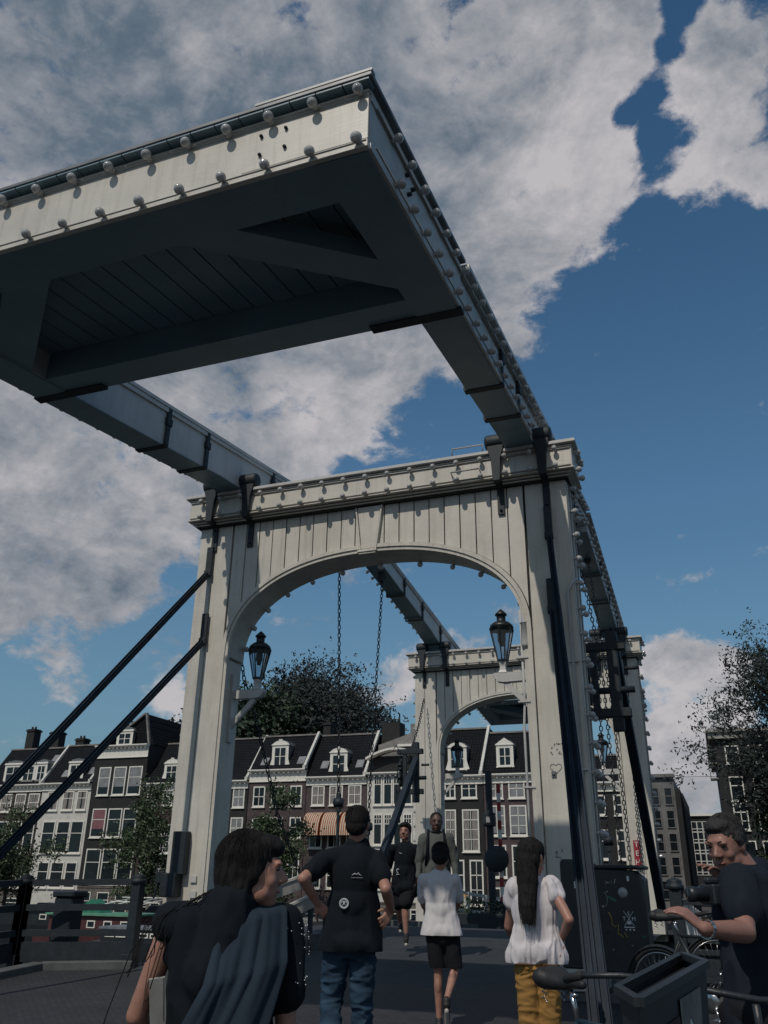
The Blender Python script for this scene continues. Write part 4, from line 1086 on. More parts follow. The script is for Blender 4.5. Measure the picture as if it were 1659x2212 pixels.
# ------------------------------------------------------------------ blocks down the side street
def office(name, label, x0, x1, y, ztop, zb, nx, nz, m_wall, m_bar, depth=20, bay=None, cell=.35, barw=.12, cat='office building', group=None, slab=None):
    root = empty(name, ((x0+x1)/2, y, zb)); 
    mb = MB(); mb.box(x0, x1, y, y+depth, zb, ztop); addto(root, mb, 'wall', m_wall)
    W = (x1-x0)/nx; H = (ztop-.8-(zb+1.5))/nz
    k = 0
    for i in range(nx):
        for j in range(nz):
            if k >= 100: break
            k += 1
            xa = x0+W*i+barw/2; za = zb+1.5+H*j+barw/2
            w = MB(); xb = xa+W-barw; zb_ = za+H-barw
            f = .07*W
            w.box(xa, xa+f, y-.12, y-.0, za, zb_); w.box(xb-f, xb, y-.12, y-.0, za, zb_); w.box(xa+f, xb-f, y-.12, y, zb_-f, zb_); w.box(xa+f, xb-f, y-.12, y, za, za+f); w.box(xa+f, xb-f, y-.1, y-.01, za+H*cell-.04, za+H*cell+.04)
            o = addto(root, w, 'window', m_bar)
            p = MB(); p.box(xa+f, xb-f, y-.04, y-.02, za+f, zb_-f); q = p.build('pane', M['pane'], o)
    mb = MB(); mb.box(x0-.2, x1+.2, y-.4, y+.5, ztop, ztop+.35); addto(root, mb, 'cornice', m_bar)
    tag(root, label, cat, group); return root
M['conc'] = mat('concrete', (.15,.15,.15), .85, .3, 1, 0, .2, 20)
office('office_building', 'grey concrete office block with gridded windows, left side of the street gap', -9, .70, 90, 12.0, -2, 7, 5, M['conc'], M['conc'], cell=.4, barw=.5)
mb = MB(); mb.box(.72, 1.25, 89.6, 112, -2, 10.8)
for i in range(9): mb.box(1.25, 1.5, 91+i*2.3, 92+i*2.3, -2, 10.4)
o = mb.build('street_block', M['br_dark']); tag(o, 'dark flank of the terrace running down the street behind the concrete block', 'building')
office('office_building', 'far off building with a white lattice of small windows closing the street', -1.8, 7.5, 140, 11.2, 1.0, 11, 5, M['br_dark'], M['trim'], cell=.28, barw=.04)
# dark corner building on the right
root = empty('corner_building', (11, 58, -2))
mb = MB(); mb.box(5.12, 24, 58, 80, -2, 11.3); addto(root, mb, 'wall', M['br_dark'])
mb = MB(); mb.box(4.75, 24.3, 57.6, 80, 11.3, 11.75); mb.box(4.6, 24.4, 57.4, 80.2, 11.75, 11.95); addto(root, mb, 'cornice', M['trimd'])
for z0, z1, st in ((9.5,10.8,'transom'),(6.9,8.6,'transom'),(4.9,6.75,'tall3'),(1.0,4.2,'transom'),(-1.7,.6,'transom')):
    for i in range(7):
        xa = 5.8+i*1.62
        w = window(root, xa, xa+(.95 if z0 > 4.8 else 1.2), z0, z1, 57.996, st, .08); w.location = V(w.location)-V(root.location)
for z in (10.6,9.6,8.5,5.6,4.6,3.6):
    mb = MB(); mb.box(4.55, 5.118, 58.6, 59.8, z, z+.12); mb.box(4.55, 4.62, 58.6, 59.8, z+.12, z+.55); addto(root, mb, 'balcony', M['plaster_g'])
M['redside'] = mat('red_panel', (.16,.02,.02), .8)
mb = MB(); mb.box(4.95, 5.118, 58.2, 58.5, 3.5, 6.0); addto(root, mb, 'red_banner', M['redside'])
tag(root, 'dark brick corner building on the right behind the big tree, balconies on its side', 'building')
t = empty('red_sign', (2.62,11.49,1.72))
mb = MB(); mb.box(-.075,.075,-.02,.02,0,.62); mb.build('sign_board', mat('red_sign', (.30,.02,.035), .6, .1), t)
for i, g_ in enumerate('TEH'): text(g_, .17, (0,-.024,.52-.2*i), (PI/2,0,0), M['whitep'], t)
tag(t, 'narrow red sign with white lettering low on the far portal, right post', 'sign')

# ------------------------------------------------------------------ trees
M['bark'] = mat('tree_bark', (.035,.030,.026), .9, .4, 6, 0, .5, 25)
M['leaf_far'] = mat('leaf_far', (.016,.026,.020), .65, .5, .35)
M['leaf_b'] = mat('leaf_brownish', (.022,.028,.026), .65, .5, .5)
def tree(name, label, base, h, r, seed, nleaf, size, m, trunk=.25, clump=1.0, lim=26, zc=.62, flat=.75, group=None, stems=True):
    rnd = random.Random(seed); root = empty(name, base)
    tr = MB(); c = V((0,0,h*zc)); R = V((r, r, h*(1-zc)*flat*1.3))
    fork = h*.32
    tr.tube([(0,0,-.1),(rnd.uniform(-.1,.1),0,fork*.5),(0,rnd.uniform(-.1,.1),fork)], [trunk, trunk*.8, trunk*.65], 8)
    tips = []
    for i in range(lim):
        while True:
            p = V((rnd.uniform(-1,1), rnd.uniform(-1,1), rnd.uniform(-1,1)))
            if .35 < p.length < 1: break
        tip = c + V((p.x*R.x, p.y*R.y, p.z*R.z))
        s_ = V((0,0,fork*rnd.uniform(.7,1.25))); mid = s_.lerp(tip, .5) + V((rnd.uniform(-.1,.1)*r, rnd.uniform(-.1,.1)*r, .08*h))
        tr.tube([s_, mid, tip], [trunk*.38, trunk*.16, trunk*.04], 5)
        tips.append(tip)
        for k in range(3):
            t2 = tip + V((rnd.gauss(0,.22)*r, rnd.gauss(0,.22)*r, rnd.gauss(0,.16)*r))
            tr.tube([mid.lerp(tip, .5), t2], [trunk*.08, trunk*.02], 4); tips.append(t2)
    tr.build('trunk', M['bark'], root)
    cr_ = MB(); n = 0
    while n < nleaf:
        tp = rnd.choice(tips); sg = clump*r*.15*rnd.uniform(.5,1.3)
        q = tp + V((rnd.gauss(0,sg), rnd.gauss(0,sg), rnd.gauss(0,sg*.8)))
        for k in range(3):
            p = q + V((rnd.gauss(0,size), rnd.gauss(0,size), rnd.gauss(0,size)))
            a = V((rnd.gauss(0,1), rnd.gauss(0,1), rnd.gauss(0,1))).normalized(); b_ = a.orthogonal().normalized(); s_ = size*rnd.uniform(.6,1.3)
            cr_.add([p-a*s_, p+b_*s_*.55, p+a*s_, p-b_*s_*.55], [(0,1,2,3)]); n += 1
    cr_.build('crown', m, root)
    return tag(root, label, 'tree', group)
tree('roof_top_tree', 'broad bare-twigged tree rising above the roofs in the near arch', (-35.8,76,-2), 25.2, 6.6, 5, 46000, .17, M['leaf_b'], .5, 1.15, 90, .68, .78)
tree('dark_tree', 'dense dark tree behind the left lantern, in front of the paler big tree', (-41.5,72,-2), 20.6, 5.6, 6, 34000, .32, M['leaf_dk'], .45, 1.6, 70, .70, .8)
tree('quay_tree', 'leafy street tree on the quay at the left edge', (-50.8,49,-2), 8.2, 2.9, 7, 8000, .12, M['leaf'], .18, 1.3, 26, .62, .8, 'young street trees on the far quay')
tree('quay_tree', 'leafy street tree on the quay beside the left post of the near portal', (-38.0,50,-2), 9.2, 2.6, 8, 8500, .12, M['leaf'], .18, 1.3, 26, .60, .9, 'young street trees on the far quay')
tree('quay_tree', 'slender street tree in front of the mauve house inside the near arch', (-27.6,52,-2), 9.6, 2.0, 9, 8000, .12, M['leaf'], .14, 1.2, 22, .60, .9, 'young street trees on the far quay')
tree('big_tree', 'tall fine-leaved tree at the right edge with sky showing through', (9.2,38,-2), 15.4, 4.6, 12, 40000, .095, M['leaf_far'], .3, .7, 90, .72, .72)
tree('leafy_bush_tree', 'dense low green tree in front of the dark corner building', (8.6,41,-2), 8.4, 1.8, 13, 16000, .13, M['leaf'], .2, 1.3, 30, .66, .8)

# ------------------------------------------------------------------ boats on the river
M['boatred'] = mat('dark_red_hull', (.075,.022,.024), .6, .3, 1.5)
M['boatgreen'] = mat('green_deck', (.10,.26,.18), .7, .25, 2)
M['tarp'] = mat('green_tarp', (.02,.16,.10), .6, .3, 4)
M['boatgrey'] = mat('grey_cabin', (.16,.18,.20), .6, .3, 2)
M['boatblk'] = mat('black_hull', (.015,.017,.02), .4, .3, 2)
def boat(label, x0, x1, y, z, hullm, deckm, cab, top, bw=3.6, seed=1):
    t = empty('house_boat', ((x0+x1)/2, y, -3.25)); L = (x1-x0)/2
    mb = MB(); P = [(-L,0),(-L*.85,-bw/2),(L*.75,-bw/2),(L,0),(L*.75,bw/2),(-L*.85,bw/2)]
    n = len(P); z1 = z+3.25
    vs = [(x*.94, yy*.85, -.1) for x, yy in P]+[(x, yy, z1) for x, yy in P]
    mb.add(vs, [tuple(range(n))[::-1], tuple(range(n, 2*n))]+[(i,(i+1)%n,n+(i+1)%n,n+i) for i in range(n)])
    mb.build('hull', hullm, t)
    mb = MB(); mb.box(-L*.7, L*.62, -bw*.36, bw*.36, z1, z1+cab); mb.build('cabin', hullm, t)
    mb = MB(); mb.box(-L*.74, L*.66, -bw*.41, bw*.41, z1+cab, z1+cab+.1); mb.build('roof', deckm, t)
    for i in range(5):
        x = -L*.6+i*L*.27; w = MB(); w.box(x, x+.55, -bw*.36-.03, -bw*.36, z1+cab*.35, z1+cab*.75); o = w.build('window', M['trim'], t)
        w = MB(); w.box(x+.07, x+.48, -bw*.36-.04, -bw*.36-.031, z1+cab*.35+.06, z1+cab*.75-.06); w.build('pane', M['pane'], o)
    if top:
        mb = MB(); mb.prism([(-L*.35,z1+cab+.1),(-L*.3,z1+cab+.55),(-L*.2,z1+cab+.8),(-L*.08,z1+cab+.5),(0,z1+cab+.1)], -.5,.5); mb.build('tarpaulin', M['tarp'], t)
        mb = MB()
        for i in range(4): mb.tube([(L*.05+i*.8,-1.2,z1+cab+.5),(L*.05+i*.8+.9,1.0,z1+cab+.9)], .03, 5)
        for k in (0,1,2): mb.tube([(L*.05,-1.2+k*1.1,z1+cab+.5+.2*k),(L*.05+3.2,-1.2+k*1.1,z1+cab+.5+.2*k)], .03, 5)
        mb.build('glazed_rack', M['trim'], t)
    return tag(t, label, 'boat', 'boats moored along the far quay')
boat('dark red houseboat with a pale green roof behind the left railing', -32.8, -24.6, 33, -1.62, M['boatred'], M['boatgreen'], .95, True)
boat('grey covered boat moored in front of the red houseboat', -25.2, -20.4, 28, -1.55, M['boatblk'], M['boatgrey'], .55, False, 2.4)
boat('low white-roofed boat at the left edge of the river', -45, -31, 38, -1.5, M['boatblk'], M['conduit'], .8, False)
boat('dark barge seen between the man in black and the far portal', -14, -7.2, 30, -1.45, M['boatblk'], M['boatgrey'], .9, False)
for i, (x, y, c) in enumerate([(-44,47,(.12,.13,.15)),(-34,47.2,(.05,.06,.08)),(-24,47.1,(.2,.2,.2)),(-13.5,47.3,(.06,.03,.03)),(-9,47.2,(.15,.16,.17))]):
    t = empty('parked_car', (x, y, -2.0)); m = mat('car_paint', c, .25, .05, 2)
    mb = MB(); mb.prism([(-2.1,.3),(2.1,.3),(2.15,.75),(1.3,.9),(-1.7,.95),(-2.1,.8)], -.85, .85); mb.build('body', m, t, bevel=.06)
    mb = MB(); mb.prism([(-1.6,.92),(1.1,.88),(.5,1.4),(-1.1,1.42)], -.72, .72); mb.build('cabin', M['pane'], t, bevel=.05)
    for sx in (-1.3,1.3):
        for sy in (-.8,.8):
            mb = MB(); mb.lathe([(.0,-.1),(.31,-.1),(.33,-.05),(.33,.05),(.31,.1),(0,.1)], 14, (sx,sy,.32), axis='y'); mb.build('wheel', M['iron'], t)
    tag(t, ['dark grey car parked on the quay in front of the black brick gable house','black car parked on the quay left of the near portal','pale grey car parked below the striped awnings','dark red car parked below the black brick house','grey car parked below the gable-dormer house'][i], 'car', 'cars parked along the far quay')

# ------------------------------------------------------------------ people
PEOPLE = {'profile_woman': ((3.097, -8.897, 0.0), {'head': (0.043, 0.001, 1.448),
  'neck': (0.0, 0.0, 1.324),
  'shL': (-0.134, -0.104, 1.271),
  'shR': (0.136, 0.083, 1.277),
  'elL': (-0.227, -0.1, 1.029),
  'wrL': (-0.283, 0.103, 0.876),
  'elR': (0.17, 0.067, 1.004),
  'wrR': (0.106, 0.169, 0.787),
  'hipL': (-0.078, -0.054, 0.785),
  'hipR': (0.078, 0.054, 0.785),
  'knL': (-0.095, -0.03, 0.44),
  'anL': (-0.066, -0.071, 0.082),
  'knR': (0.061, 0.079, 0.44),
  'anR': (0.089, 0.038, 0.082)}),
  'man_black': ((1.864, -4.915, 0.034), {'head': (0.029, 0.013, 1.75),
  'neck': (0.023, 0.032, 1.622),
  'shL': (-0.195, -0.083, 1.487),
  'shR': (0.169, 0.067, 1.492),
  'elL': (-0.244, -0.358, 1.361),
  'wrL': (-0.21, -0.155, 1.186),
  'haL': (-0.174, -0.119, 1.141),
  'elR': (0.315, -0.12, 1.298),
  'wrR': (0.28, 0.099, 1.146),
  'haR': (0.236, 0.049, 1.076),
  'hipL': (-0.088, -0.036, 0.977),
  'hipR': (0.088, 0.036, 0.977),
  'knL': (-0.149, 0.025, 0.555),
  'knR': (0.079, 0.032, 0.574),
  'anL': (-0.076, -0.194, 0.14),
  'anR': (0.06, 0.132, 0.1)}),
  'boy_white': ((1.95, -2.871, 0.136), {'head': (0.001, 0.001, 1.476),
  'neck': (-0.021, 0.015, 1.333),
  'shL': (-0.157, -0.048, 1.255),
  'shR': (0.125, 0.037, 1.258),
  'elL': (-0.216, 0.098, 1.047),
  'wrL': (-0.25, 0.313, 0.976),
  'elR': (0.115, 0.195, 1.052),
  'wrR': (0.018, 0.391, 0.98),
  'hipL': (-0.077, -0.023, 0.83),
  'hipR': (0.077, 0.023, 0.83),
  'knL': (-0.046, 0.018, 0.492),
  'knR': (0.109, 0.053, 0.496),
  'anL': (-0.046, 0.039, 0.085),
  'anR': (0.097, -0.2, 0.274)}),
  'woman_yellow': ((3.299, -5.212, 0.019), {'head': (0.007, 0.002, 1.526),
  'neck': (-0.001, 0.021, 1.394),
  'shL': (-0.119, -0.024, 1.334),
  'shR': (0.118, 0.022, 1.349),
  'elL': (-0.195, 0.075, 1.096),
  'wrL': (-0.225, 0.299, 1.026),
  'elR': (0.246, -0.112, 1.154),
  'wrR': (0.158, 0.066, 1.027),
  'haR': (0.17, 0.036, 0.989),
  'hipL': (-0.064, -0.013, 0.856),
  'hipR': (0.064, 0.013, 0.856),
  'knL': (-0.07, 0.017, 0.456),
  'knR': (0.058, 0.042, 0.456),
  'anL': (-0.06, -0.032, 0.085),
  'anR': (0.068, -0.007, 0.085)}),
  'older_man': ((4.599, -7.07, 0.0), {'head': (-0.067, -0.024, 1.571),
  'neck': (0.004, 0.025, 1.463),
  'shL': (-0.028, -0.164, 1.401),
  'shR': (0.073, 0.223, 1.435),
  'elL': (-0.034, -0.387, 1.225),
  'wrL': (-0.181, -0.588, 1.243),
  'haL': (-0.218, -0.588, 1.272),
  'elR': (-0.037, 0.46, 1.324),
  'wrR': (-0.088, 0.229, 1.401),
  'haR': (-0.106, 0.209, 1.427),
  'hipL': (-0.035, -0.124, 0.903),
  'hipR': (0.035, 0.124, 0.903),
  'knL': (-0.064, -0.117, 0.482),
  'knR': (0.006, 0.132, 0.482),
  'anL': (-0.016, -0.129, 0.089),
  'anR': (0.055, 0.119, 0.089)}),
  'walker_black': ((-0.039, 1.846, 0.372), {'head': (-0.002, -0.0, 1.699),
  'neck': (0.001, 0.022, 1.549),
  'shR': (-0.179, -0.063, 1.458),
  'shL': (0.142, 0.048, 1.462),
  'elR': (-0.301, 0.058, 1.216),
  'wrR': (-0.215, -0.117, 1.042),
  'elL': (0.133, 0.193, 1.203),
  'wrL': (0.174, 0.067, 0.979),
  'hipR': (-0.07, -0.024, 0.941),
  'hipL': (0.07, 0.024, 0.943),
  'knR': (-0.121, 0.011, 0.67),
  'knL': (0.033, -0.094, 0.675),
  'anR': (-0.208, 0.405, 0.421),
  'anL': (0.051, -0.088, 0.274)}),
  'walker_grey': ((0.533, 1.611, 0.361), {'head': (0.009, 0.003, 1.835),
  'neck': (-0.002, 0.021, 1.689),
  'shR': (-0.173, -0.054, 1.6),
  'shL': (0.187, 0.056, 1.604),
  'elR': (-0.245, -0.046, 1.276),
  'wrR': (-0.215, -0.198, 1.058),
  'elL': (0.252, 0.106, 1.299),
  'wrL': (0.3, -0.015, 1.065),
  'hipR': (-0.09, -0.028, 0.971),
  'hipL': (0.09, 0.028, 0.971),
  'knR': (-0.102, -0.031, 0.667),
  'knL': (0.077, 0.024, 0.669),
  'anR': (-0.105, -0.032, 0.362),
  'anL': (0.072, 0.022, 0.365)})}
UP = V((0,0,1))
def cap(mb, p, q, r1, r2=None, n=14):
    r2 = r1 if r2 is None else r2
    p = V(p); q = V(q); d = q-p
    L = d.length
    if L < 1e-5: mb.sphere(p, max(r1, r2), n, 8); return
    u = d/L; K = 5
    pts = [p - u*(r1*math.cos(PI/2*i/K)) for i in range(K)] ; rad = [max(.0008, r1*math.sin(PI/2*i/K)) for i in range(K)]
    pts.append(p); rad.append(r1); pts.append(q); rad.append(r2)
    for i in range(1, K+1): pts.append(q + u*(r2*math.sin(PI/2*i/K))); rad.append(max(.0008, r2*math.cos(PI/2*i/K)))
    mb.tube(pts, rad, n)
def ell(mb, c, rx, ry, rz, X=V((1,0,0)), Y=V((0,1,0)), Z=UP, n=20, m=14):
    c = V(c); vs = []
    for i in range(1, m):
        t = PI*i/m
        for k in range(n):
            a = 2*PI*k/n
            vs.append(c + X*(rx*math.sin(t)*math.cos(a)) + Y*(ry*math.sin(t)*math.sin(a)) + Z*(rz*math.cos(t)))
    vs += [c+Z*rz, c-Z*rz]; T = len(vs)-2
    fs = [(i*n+k, (i+1)*n+k, (i+1)*n+(k+1) % n, i*n+(k+1) % n) for i in range(m-2) for k in range(n)]
    fs += [(T, k, (k+1) % n) for k in range(n)] + [(T+1, (m-2)*n+(k+1) % n, (m-2)*n+k) for k in range(n)]
    mb.add(vs, fs, 0, True)
def fuse(mb, name, m, parent, voxel=.008, smooth=4, disp=None, sm=.5):
    if disp and 'hair' not in name: smooth = 12
    """grow one continuous surface out of overlapping volumes"""
    me = mb.mesh(name+'_raw', m)
    o = bpy.data.objects.new(name+'_raw', me); col.objects.link(o)
    rm = o.modifiers.new('r', 'REMESH'); rm.mode = 'VOXEL'; rm.voxel_size = voxel; rm.use_smooth_shade = True
    if smooth:
        s_ = o.modifiers.new('s', 'SMOOTH'); s_.iterations = smooth; s_.factor = sm
    dg = bpy.context.evaluated_depsgraph_get(); dg.update()
    nm = bpy.data.meshes.new_from_object(o.evaluated_get(dg)); bpy.data.objects.remove(o)
    nm.name = name
    nm.materials.clear(); nm.materials.append(m)
    if disp:
        ns = [v.normal.copy() for v in nm.vertices]
        for v, nn in zip(nm.vertices, ns): v.co += nn*disp(v.co, nn)
    for p in nm.polygons: p.use_smooth = True
    r = bpy.data.objects.new(name, nm); col.objects.link(r); reg(r, parent)
    return r
def folds(amp=.008, s=(9, 9, 3), seed=0):
    off = V((seed*3.1, seed*1.7, seed*2.3))
    def f(co, nn):
        p = V((co.x*s[0], co.y*s[1], co.z*s[2])) + off
        a = noise.noise(p + V((noise.noise(p*.6), 0, noise.noise(p*.5+off)))*.8)
        return amp*((1-abs(a)*2.2)*1.3 - .4) + amp*.35*noise.noise(p*3)
    return f
def hand(mb, w, h, back, side, k=1, curl=.5, spread=.16):
    """w wrist, h towards the knuckles, back = direction of the back of the hand, side=+1 thumb along (h x back)"""
    w = V(w); h = V(h).normalized(); back = V(back); back = (back - h*back.dot(h)).normalized(); ac = h.cross(back)*side
    P = lambda a, b_, c: w + h*(a*k) + ac*(b_*k) + back*(c*k)
    for b_ in (-.030, -.010, .010, .028): cap(mb, P(.0, b_*.6, 0), P(.082, b_, .004), .0135*k, .0115*k, 10)
    for i, (b_, L) in enumerate(((-.034,.058),(-.012,.072),(.011,.078),(.033,.070))):
        d0 = (h + ac*(spread*(b_/.03)) ).normalized()
        p = P(.085, b_, .003); c = 0
        for sgm, (ll, r) in enumerate(((L*.45, .0092), (L*.32, .0085), (L*.27, .0078))):
            c += curl*(.45+.1*i*(1-sgm*.3))
            d = (d0*math.cos(c) - back*math.sin(c)).normalized(); q = p + d*(ll*k)
            cap(mb, p, q, r*k, (r-.0007)*k, 9); p = q
    p = P(.02, .030, -.006); q = p + (h*.62 + ac*.65 - back*.2).normalized()*.042*k; cap(mb, p, q, .0135*k, .0105*k, 10)
    d = (h*.85 + ac*.30 - back*.35).normalized(); q2 = q + d*.030*k; cap(mb, q, q2, .0105*k, .0095*k, 9); cap(mb, q2, q2 + (d-back*.2)*.022*k, .0095*k, .008*k, 9)

def face_mat(name, c):
    m, nt, b = NT(name); vec = coords(nt)
    n = noise_n(nt, vec, 14, 5, .65); r = ramp(nt, n.outputs[0], [(.3, tuple(x*.86 for x in c)), (.7, tuple(min(1, x*1.10) for x in c))])
    lk(nt, r.outputs[0], b.inputs['Base Color']); b.inputs['Roughness'].default_value = .5
    b.inputs['Subsurface Weight'].default_value = .12; b.inputs['Subsurface Radius'].default_value = (.01,.004,.002)
    n2 = noise_n(nt, vec, 160, 3); bump(nt, b, n2.outputs[0], .12, .002)
    return m
M['skin'] = face_mat('skin_fair', (.36,.185,.135)); M['skin_red'] = face_mat('skin_ruddy', (.28,.145,.112)); M['skin_dark'] = face_mat('skin_dark', (.11,.060,.045))
def cloth(name, c, var=.2, rough=.9, weave=120, c2=None, scale=3):
    m = mat(name, c, rough, var, scale, 0, .10, weave, c2=c2, spec=.2); m.node_tree.nodes['Principled BSDF'].inputs['Sheen Weight'].default_value = 0; return m
M['c_black'] = cloth('black_cloth', (.006,.009,.013)); M['c_navy'] = cloth('dark_blue_cloth', (.010,.014,.022)); M['c_shawl'] = cloth('slate_shawl', (.020,.032,.047), .3)
M['c_white'] = cloth('white_cotton', (.58,.55,.56), .10); M['c_blouse'] = cloth('white_blouse', (.56,.53,.55), .10); M['c_jeans'] = cloth('blue_denim', (.020,.042,.070), .6, .85, 200, c2=(.012,.022,.038), scale=5)
M['c_mustard'] = cloth('mustard_cotton', (.31,.17,.052), .15); M['c_grey'] = cloth('grey_sweater', (.085,.095,.090), .2); M['c_black2'] = cloth('black_shorts', (.012,.013,.016)); M['shoe'] = mat('dark_shoe', (.018,.016,.016), .6, .3); M['sole'] = mat('pale_sole', (.42,.38,.34), .7, .2)
M['lens'] = mat('eye_dark', (.012,.010,.010), .2); M['lip'] = mat('lip', (.26,.10,.085), .45, .1); M['ink'] = mat('print_white', (.55,.57,.6), .7, .1)
def hair_mat(name, c):
    m, nt, b = NT(name); vec = coords(nt, (90,90,14)); n = noise_n(nt, vec, 1.6, 4, .7)
    lk(nt, ramp(nt, n.outputs[0], [(.3, tuple(x*.4 for x in c)), (.72, tuple(x*1.7 for x in c))]).outputs[0], b.inputs['Base Color']); b.inputs['Roughness'].default_value = .78; b.inputs['Specular IOR Level'].default_value = .25; bump(nt, b, n.outputs[0], .9, .006); return m
M['hair_blk'] = hair_mat('black_hair', (.010,.009,.009)); M['hair_brn'] = hair_mat('brown_hair', (.020,.014,.011)); M['hair_gry'] = hair_mat('greying_hair', (.036,.034,.034))

def head(mb, c, f, k=1, up=UP, male=True, beard=False, ears=True):
    """skull, jaw, nose, brow, lips and ears in one volume; c is the middle of the head, f where the face looks"""
    f = V(f).normalized(); up = V(up); up = (up - f*up.dot(f)).normalized(); r = f.cross(up)
    P = lambda x, y, z: V(c) + r*(x*k) + f*(y*k) + up*(z*k)
    E = lambda x, y, z, a, b_, c_: ell(mb, P(x, y, z), a*k, b_*k, c_*k, r, f, up)
    E(0,-.014,.030,.074,.093,.085); E(0,.010,.0,.066,.078,.085); E(0,.030,-.045,.053,.056,.052); E(0,.052,-.078,.030,.030,.026)
    for s in (-1, 1):
        E(s*.032,.052,-.020,.026,.026,.026); E(s*.030,.078,.034,.024,.012,.010); E(s*.046,.018,-.055,.018,.038,.030)
        if ears:
            E(s*.073,-.010,-.006,.008,.018,.030); E(s*.077,-.018,.004,.006,.013,.018)
    cap(mb, P(0,.082,.022), P(0,.104,-.012), .0085*k, .0125*k, 10); cap(mb, P(0,.104,-.012), P(0,.090,-.020), .0125*k, .010*k, 10)
    for s in (-1,1): E(s*.012,.092,-.018,.009,.011,.008)
    E(0,.075,-.045,.022,.013,.0065); E(0,.073,-.056,.018,.012,.0072)
    cap(mb, P(-.028,.078,.040), P(.028,.078,.040), .009*k, .009*k, 10)
    return P, r, f, up
def face_parts(root_obj, P, r, f, up, k, brow=None):
    for s in (-1, 1):
        e = MB(); ell(e, P(s*.030,.0775,.018), .0125*k, .0075*k, .0055*k, r, f, up, 10, 8); e.build('eye', M['lens'], root_obj)
        e = MB(); e.tube([P(s*.014,.088,.036), P(s*.030,.0875,.042), P(s*.046,.074,.036)], [.0018*k,.0026*k,.0012*k], 6); e.build('eyebrow', M['hair_brn'], root_obj)
    e = MB(); e.tube([P(-.022,.079,-.050), P(-.008,.0870,-.0495), P(0,.0860,-.050), P(.008,.0870,-.0495), P(.022,.079,-.050)], [.002*k,.005*k,.0055*k,.005*k,.002*k], 7); e.build('lips', M['lip'], root_obj)

def person(name, label, H, skin, facing, hup=UP, thick=1.0, voxel=.008, arms_dir=None, female=False, handk=1.0, curl=.5, backs=None, skull=1.0):
    loc, j = PEOPLE[name]
    j = {a: V(b_) for a, b_ in j.items()}
    root = empty('person', loc)
    k = H/1.75; t = thick*k
    rt = j['shR']-j['shL']; rt.z = 0; rt.normalize(); fw = UP.cross(rt)
    hc = (j['hipL']+j['hipR'])/2; nk = j['neck']; sc_ = (j['shL']+j['shR'])/2
    hw = max(.155*k, min((j['shR']-j['shL']).length/2, .21*k))
    ax = (nk-hc); axn = ax.normalized()
    B = MB()
    P, r, f, up = head(B, j['head'], facing, k*skull, hup)
    cap(B, nk - axn*.03, P(0,-.012,-.06), .060*t, .056*t); cap(B, P(0,-.02,-.03), nk-axn*.02, .058*t, .060*t)
    ch = hc.lerp(nk, .66); wa = hc.lerp(nk, .36)
    ell(B, ch, hw*.86, .108*t, .20*k, rt, fw, axn); ell(B, wa, .135*t, .095*t, .17*k, rt, fw, axn); ell(B, hc+axn*.03, .158*t, .112*t, .13*k, rt, fw, axn)
    for s_, a in ((-1,'L'),(1,'R')):
        sh = j['sh'+a]; cap(B, nk-axn*.045, sh, .045*t, .050*t); ell(B, sh, .055*t, .055*t, .06*t)
        cap(B, sh, j['el'+a], .047*t, .036*t)
        el, wr = j['el'+a], j['wr'+a]; cap(B, el, el.lerp(wr,.35), .037*t, .037*t); cap(B, el.lerp(wr,.3), wr, .037*t, .024*t)
        hd = (j['ha'+a]-wr) if 'ha'+a in j else (wr-el)
        bk = (backs or {}).get(a, rt*s_)
        hand(B, wr, hd, bk, (backs or {}).get(a+'s', -s_), handk*k, curl)
        hp, kn, an = j['hip'+a], j['kn'+a], j['an'+a]
        cap(B, hp, kn, .080*t, .052*t); cap(B, kn, kn.lerp(an,.35), .050*t, .054*t); cap(B, kn.lerp(an,.3), an, .054*t, .033*t)
        ell(B, kn.lerp(an,.3)-fw*.012, .045*t, .05*t, .09*k)
        cap(B, an-fw*.03-UP*.03, an+fw*.15*k-UP*.05*k, .035*t, .026*t)
    body = fuse(B, 'body', skin, root, voxel, 3)
    face_parts(root, P, r, f, up, k*skull)
    return root, j, k, t, rt, fw, axn, hc, ch, wa, hw, P, (r, f, up)

def torso_cloth(c, j, k, t, rt, fw, axn, hc, ch, wa, hw, nk, ease=.016, hem=-.02, sleeve=.5, neckr=.07, flare=0, neck=True):
    e = ease
    ell(c, ch, hw*.88+e, .115*t+e, .205*k+e, rt, fw, axn); ell(c, wa, .145*t+e+flare*.5, .105*t+e, .17*k, rt, fw, axn)
    lo = hc + UP*hem; e2 = e+.012
    for q in (-1, 0, 1): cap(c, wa + rt*(q*.07*t), lo + rt*(q*(.09+flare*.5)*t), .088*t+e*.7, .092*t+e2+flare*.6)
    ell(c, lo+UP*.03, .168*t+e2, .122*t+e2, .12*k, rt, fw, UP)
    if neck: cap(c, nk-axn*.035, nk-axn*.01, .068*t, .058*t)
    for a in 'LR':
        sh, el = j['sh'+a], j['el'+a]
        cap(c, nk-axn*.05, sh, .055*t, .058*t+e*.4); 
        if sleeve > 0: cap(c, sh, sh.lerp(el, sleeve), .060*t+e*.5, .055*t+e*.6)
def hemcut(o, z): cut(o, [(V((0,0,z)), -UP)])
def cut(o, planes):
    """open the ends of a garment: cut by planes and keep the near side, give the rim a cut edge"""
    bm = bmesh.new(); bm.from_mesh(o.data)
    for p, n in planes:
        g = bm.verts[:]+bm.edges[:]+bm.faces[:]
        bmesh.ops.bisect_plane(bm, geom=g, plane_co=p, plane_no=n, clear_outer=True)
    bm.to_mesh(o.data); bm.free()
